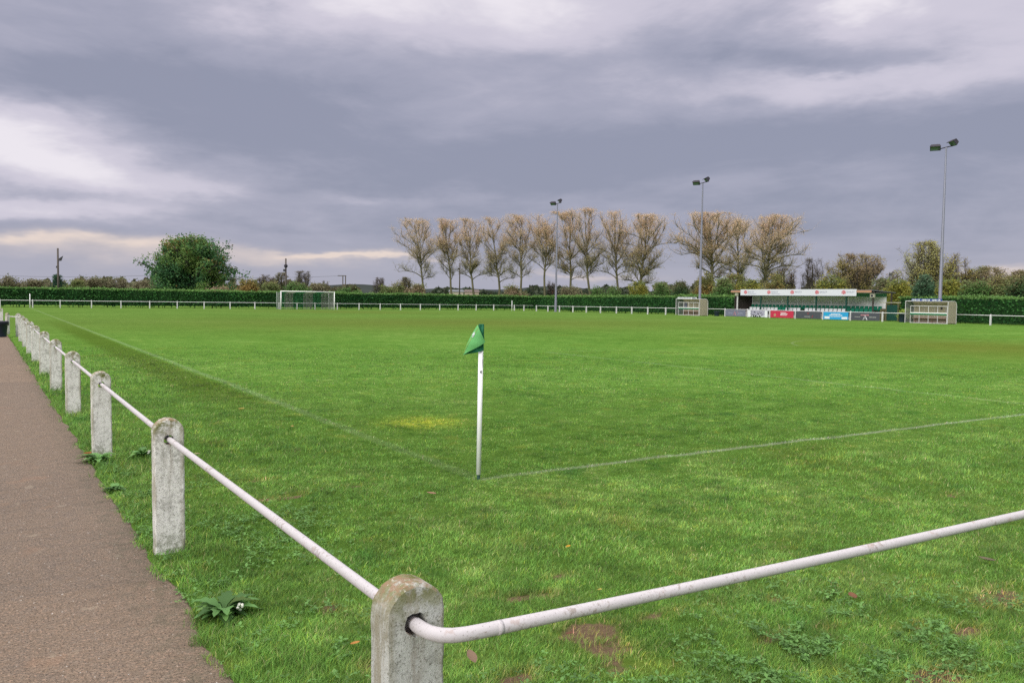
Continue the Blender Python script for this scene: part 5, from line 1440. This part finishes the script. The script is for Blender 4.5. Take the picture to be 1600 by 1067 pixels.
# far wood and hill
def far_wood(label, pxs, d0, d1, tops, seed, tint=(0.10, 0.105, 0.06)):
    r = np.random.default_rng(seed); n = 9000; px = pxs[0] + (pxs[1] - pxs[0]) * r.random(n); d = d0 + (d1 - d0) * r.random(n)
    b = YAW + np.arctan((px - 800) / FPX); x = CX + d * np.sin(b); y = CY + d * np.cos(b)
    hor = 467.7 + 0.0149 * (px - 800); Ht = CH + d * (hor - tops) / FPX; Ht = Ht * (.55 + .65 * vnoise(px * .11, px * 0, seed) + .12 * vnoise(px * .6, px * 0, seed + 2))
    z = Ht * r.random(n) ** .6
    V, F = leaf_quads(np.stack([x, y, z], 1), .5 + .8 * r.random(n), r, asp=.8)
    c_ = np.array(tint) * (.6 + .9 * r.random((n, 1))) + r.random((n, 1)) * [0.03, .015, .005]
    o = link('distant_wood', np_mesh('distant_wood', V, [F], 'leaf', np.repeat(c_, 4, 0))); tag(o, label, 'wood', kind='stuff')


far_wood('dark strip of distant woodland seen between the poplar trunks', (640, 1060), 380, 460, 452.0, 1, (0.035, 0.055, 0.035))
far_wood('low dark distant woodland behind the goal and lone bare tree', (370, 560), 320, 400, 445, 2)
far_wood('distant trees behind the left hedge', (-60, 400), 330, 420, 441.5, 3)
far_wood('distant trees behind the right hedge', (1020, 1700), 200, 280, 447, 4)
V = []; F = []; n = 60
for k in range(n + 1):
    px = 380 + 700 * k / n; x, y = at(px, 2600); x2, y2 = at(px, 3100)
    hh_ = (46 + 10 * math.sin(k * .17) + 4 * math.sin(k * .5)) * math.sin(math.pi * min(1, max(0, (k + 1) / (n + 2)))) ** .4
    V += [(x, y, -2), (x + (x2 - x) * .5, y + (y2 - y) * .5, hh_ * .8), (x2, y2, hh_), (x2 * 1.05, y2 * 1.05, -2)]
for k in range(n):
    for j in range(3): F.append((k * 4 + j, (k + 1) * 4 + j, (k + 1) * 4 + j + 1, k * 4 + j + 1))
m_, nt_ = new_mat('hill_wood'); Nn = NT(nt_); pp = Nn.n('ShaderNodeNewGeometry').outputs['Position']
Nn.out(Nn.pbsdf(Nn.mix(Nn.noise(pp, .01, 4), (.03, .038, .036), (.06, .068, .062)), 1, 0)); MAT['hill'] = m_
tag(MB().add(V, F).build('hill', 'hill', None, True), 'low far ridge on the horizon', 'hill', kind='structure')

# ------------------------------------------------------------ light
SUN_EL, SUN_AZ = R(22), YAW + R(-150)       # sun behind the cloud, behind the camera's left shoulder
sd = bpy.data.lights.new('sun', 'SUN'); sd.energy = 1.5; sd.angle = R(25); sd.color = (1.0, .96, .92)
so_ = bpy.data.objects.new('sun', sd); COL.objects.link(so_)
sv = Vector((math.sin(SUN_AZ) * math.cos(SUN_EL), math.cos(SUN_AZ) * math.cos(SUN_EL), math.sin(SUN_EL)))
so_.rotation_euler = sv.to_track_quat('Z', 'Y').to_euler()

w = bpy.data.worlds.new('World'); sc.world = w; w.use_nodes = True; nt = w.node_tree; nt.nodes.clear(); N = NT(nt)
D = N.n('ShaderNodeTexCoord').outputs['Generated']
f0 = (math.sin(YAW), math.cos(YAW), 0); r0 = (math.cos(YAW), -math.sin(YAW), 0)
dx = N.vm('DOT_PRODUCT', D, r0); dy = N.vm('DOT_PRODUCT', D, f0); dz = N.sep(D)[2]
az = N.m('ARCTAN2', dx, dy); el = N.m('ARCSINE', dz)
# cloud deck seen in perspective: project the direction onto a flat layer
inv = N.m('DIVIDE', 1.0, N.m('ADD', N.m('MAXIMUM', dz, 0.0), 0.10))
cl = N.comb(N.m('MULTIPLY', dx, inv), N.m('MULTIPLY', N.m('MULTIPLY', dy, inv), 1.0), 0.3)
nA = N.noise(cl, 0.55, 6, 0.58, 0.4); nB = N.noise(cl, 1.7, 6, 0.6, 0.3)
ae = N.comb(N.m('MULTIPLY', az, 3.2), N.m('MULTIPLY', el, 9.5), 1.7)
nC = N.noise(ae, 1.0, 6, 0.6, 0.5); nD = N.noise(ae, 3.2, 5, 0.6, 0.3)
wx = N.m('MULTIPLY', N.m('SUBTRACT', N.noise(ae, 1.3, 5, .6, 0, 0), .5), 0.22)
wy = N.m('MULTIPLY', N.m('SUBTRACT', N.noise(N.vm('ADD', ae, (7.3, 2.1, 4)), 1.5, 5, .6), .5), 0.075)
azw = N.m('ADD', az, wx); elw = N.m('ADD', el, wy)


def blob(px, py, sx, sy, amp):
    a = math.atan((px - 800) / FPX); hor = 467.7 + .0149 * (px - 800); e = math.atan((hor - py) / FPX * math.cos(a))
    qa = N.m('DIVIDE', N.m('SUBTRACT', azw, a), sx / FPX); qe = N.m('DIVIDE', N.m('SUBTRACT', elw, e), sy / FPX)
    s = N.m('ADD', N.m('MULTIPLY', qa, qa), N.m('MULTIPLY', qe, qe))
    return N.m('MULTIPLY', N.m('POWER', 2.718, N.m('MULTIPLY', s, -1.0)), amp)


tot = N.m('ADD', N.m('MULTIPLY', N.m('SUBTRACT', nC, .5), 0.75), N.m('MULTIPLY', N.m('SUBTRACT', nA, .5), 0.55))
tot = N.m('ADD', tot, N.m('MULTIPLY', N.m('SUBTRACT', nD, .5), 0.42)); tot = N.m('ADD', tot, N.m('MULTIPLY', N.m('SUBTRACT', nB, .5), 0.14))
tot = N.m('ADD', tot, 0.19)
for b in [(20, 215, 150, 44, .95), (120, 265, 230, 32, .50), (60, 330, 150, 14, .35), (190, 295, 150, 14, .25), (40, 325, 120, 14, .40), (620, -10, 330, 60, .55), (500, 5, 110, 35, .35), (830, 10, 90, 40, .35), (1330, 5, 65, 38, .70), (1560, 40, 170, 110, .42),
          (1180, 10, 200, 40, .25), (1300, 140, 280, 28, .40), (1290, 120, 90, 10, .20), (570, 318, 90, 8, .22), (0, 60, 120, 60, .15), (780, 60, 300, 40, .2),
          (330, 150, 260, 60, -.22), (500, 265, 420, 40, -.18), (1200, 230, 600, 60, -.22), (1370, 96, 120, 14, -.18), (1150, 90, 160, 14, -.12), (250, 340, 260, 10, -.18), (1300, 330, 500, 50, -.10), (150, 120, 200, 40, -.12)]:
    tot = N.m('ADD', tot, blob(*b))
DARK, MID, LITE, HOT = (0.192, 0.202, 0.268), (0.255, 0.257, 0.326), (0.412, 0.390, 0.456), (0.56, 0.53, 0.57)
col = N.mix(N.ramp(tot, -0.05, 0.30), DARK, MID); col = N.mix(N.ramp(tot, 0.22, 0.72), col, LITE); col = N.mix(N.ramp(tot, 0.70, 1.15), col, HOT)
# pale band low on the horizon with warm breaks
lowf = N.m('MULTIPLY', N.ramp(el, 0.075, 0.015), 0.7); col = N.mix(lowf, col, (0.285, 0.285, 0.345))
warm = N.m('ADD', blob(90, 386, 190, 11, 1.0), blob(510, 401, 95, 6, 1.1)); warm = N.m('ADD', warm, N.m('ADD', blob(400, 408, 120, 10, .5), blob(1555, 412, 75, 6, .9)))
warm = N.m('ADD', warm, N.m('ADD', blob(620, 405, 60, 4, .7), N.m('ADD', blob(900, 428, 100, 5, .5), blob(180, 410, 150, 12, .35))))
warm = N.m('MULTIPLY', warm, N.m('ADD', 0.25, N.m('MULTIPLY', nD, 1.4)), clamp=True)
col = N.mix(warm, col, (0.52, 0.44, 0.405))
# sky overhead, outside the picture, boosted to light the ground
zen = N.m('ADD', 1.0, N.m('MULTIPLY', N.ramp(el, 0.42, 1.1), 4.9))
sky = N.n('ShaderNodeTexSky', sky_type='NISHITA'); sky.sun_disc = False; sky.sun_elevation = SUN_EL; sky.sun_rotation = SUN_AZ
col = N.mix(N.ramp(el, 0.40, 0.8), col, (0.30, 0.29, 0.285))
vs = N.n('ShaderNodeVectorMath', operation='SCALE'); nt.links.new(col, vs.inputs[0]); nt.links.new(N.m('MULTIPLY', zen, 10.0), vs.inputs['Scale'])
fin = N.mix(0.97, sky.outputs[0], vs.outputs[0])
bg = N.n('ShaderNodeBackground'); nt.links.new(fin, bg.inputs[0]); bg.inputs[1].default_value = 0.1
wo = N.n('ShaderNodeOutputWorld'); nt.links.new(bg.outputs[0], wo.inputs[0])
w.cycles.sampling_method = 'MANUAL'; w.cycles.sample_map_resolution = 512

sc.view_settings.view_transform = 'Standard'; sc.view_settings.look = 'None'; sc.view_settings.exposure = 0.6; sc.view_settings.gamma = 1.0
sc.render.engine = 'CYCLES'; sc.cycles.use_denoising = False; sc.cycles.max_bounces = 6; sc.cycles.transparent_max_bounces = 12; sc.cycles.diffuse_bounces = 3
sc.cycles.use_adaptive_sampling = True; sc.cycles.adaptive_threshold = 0.01
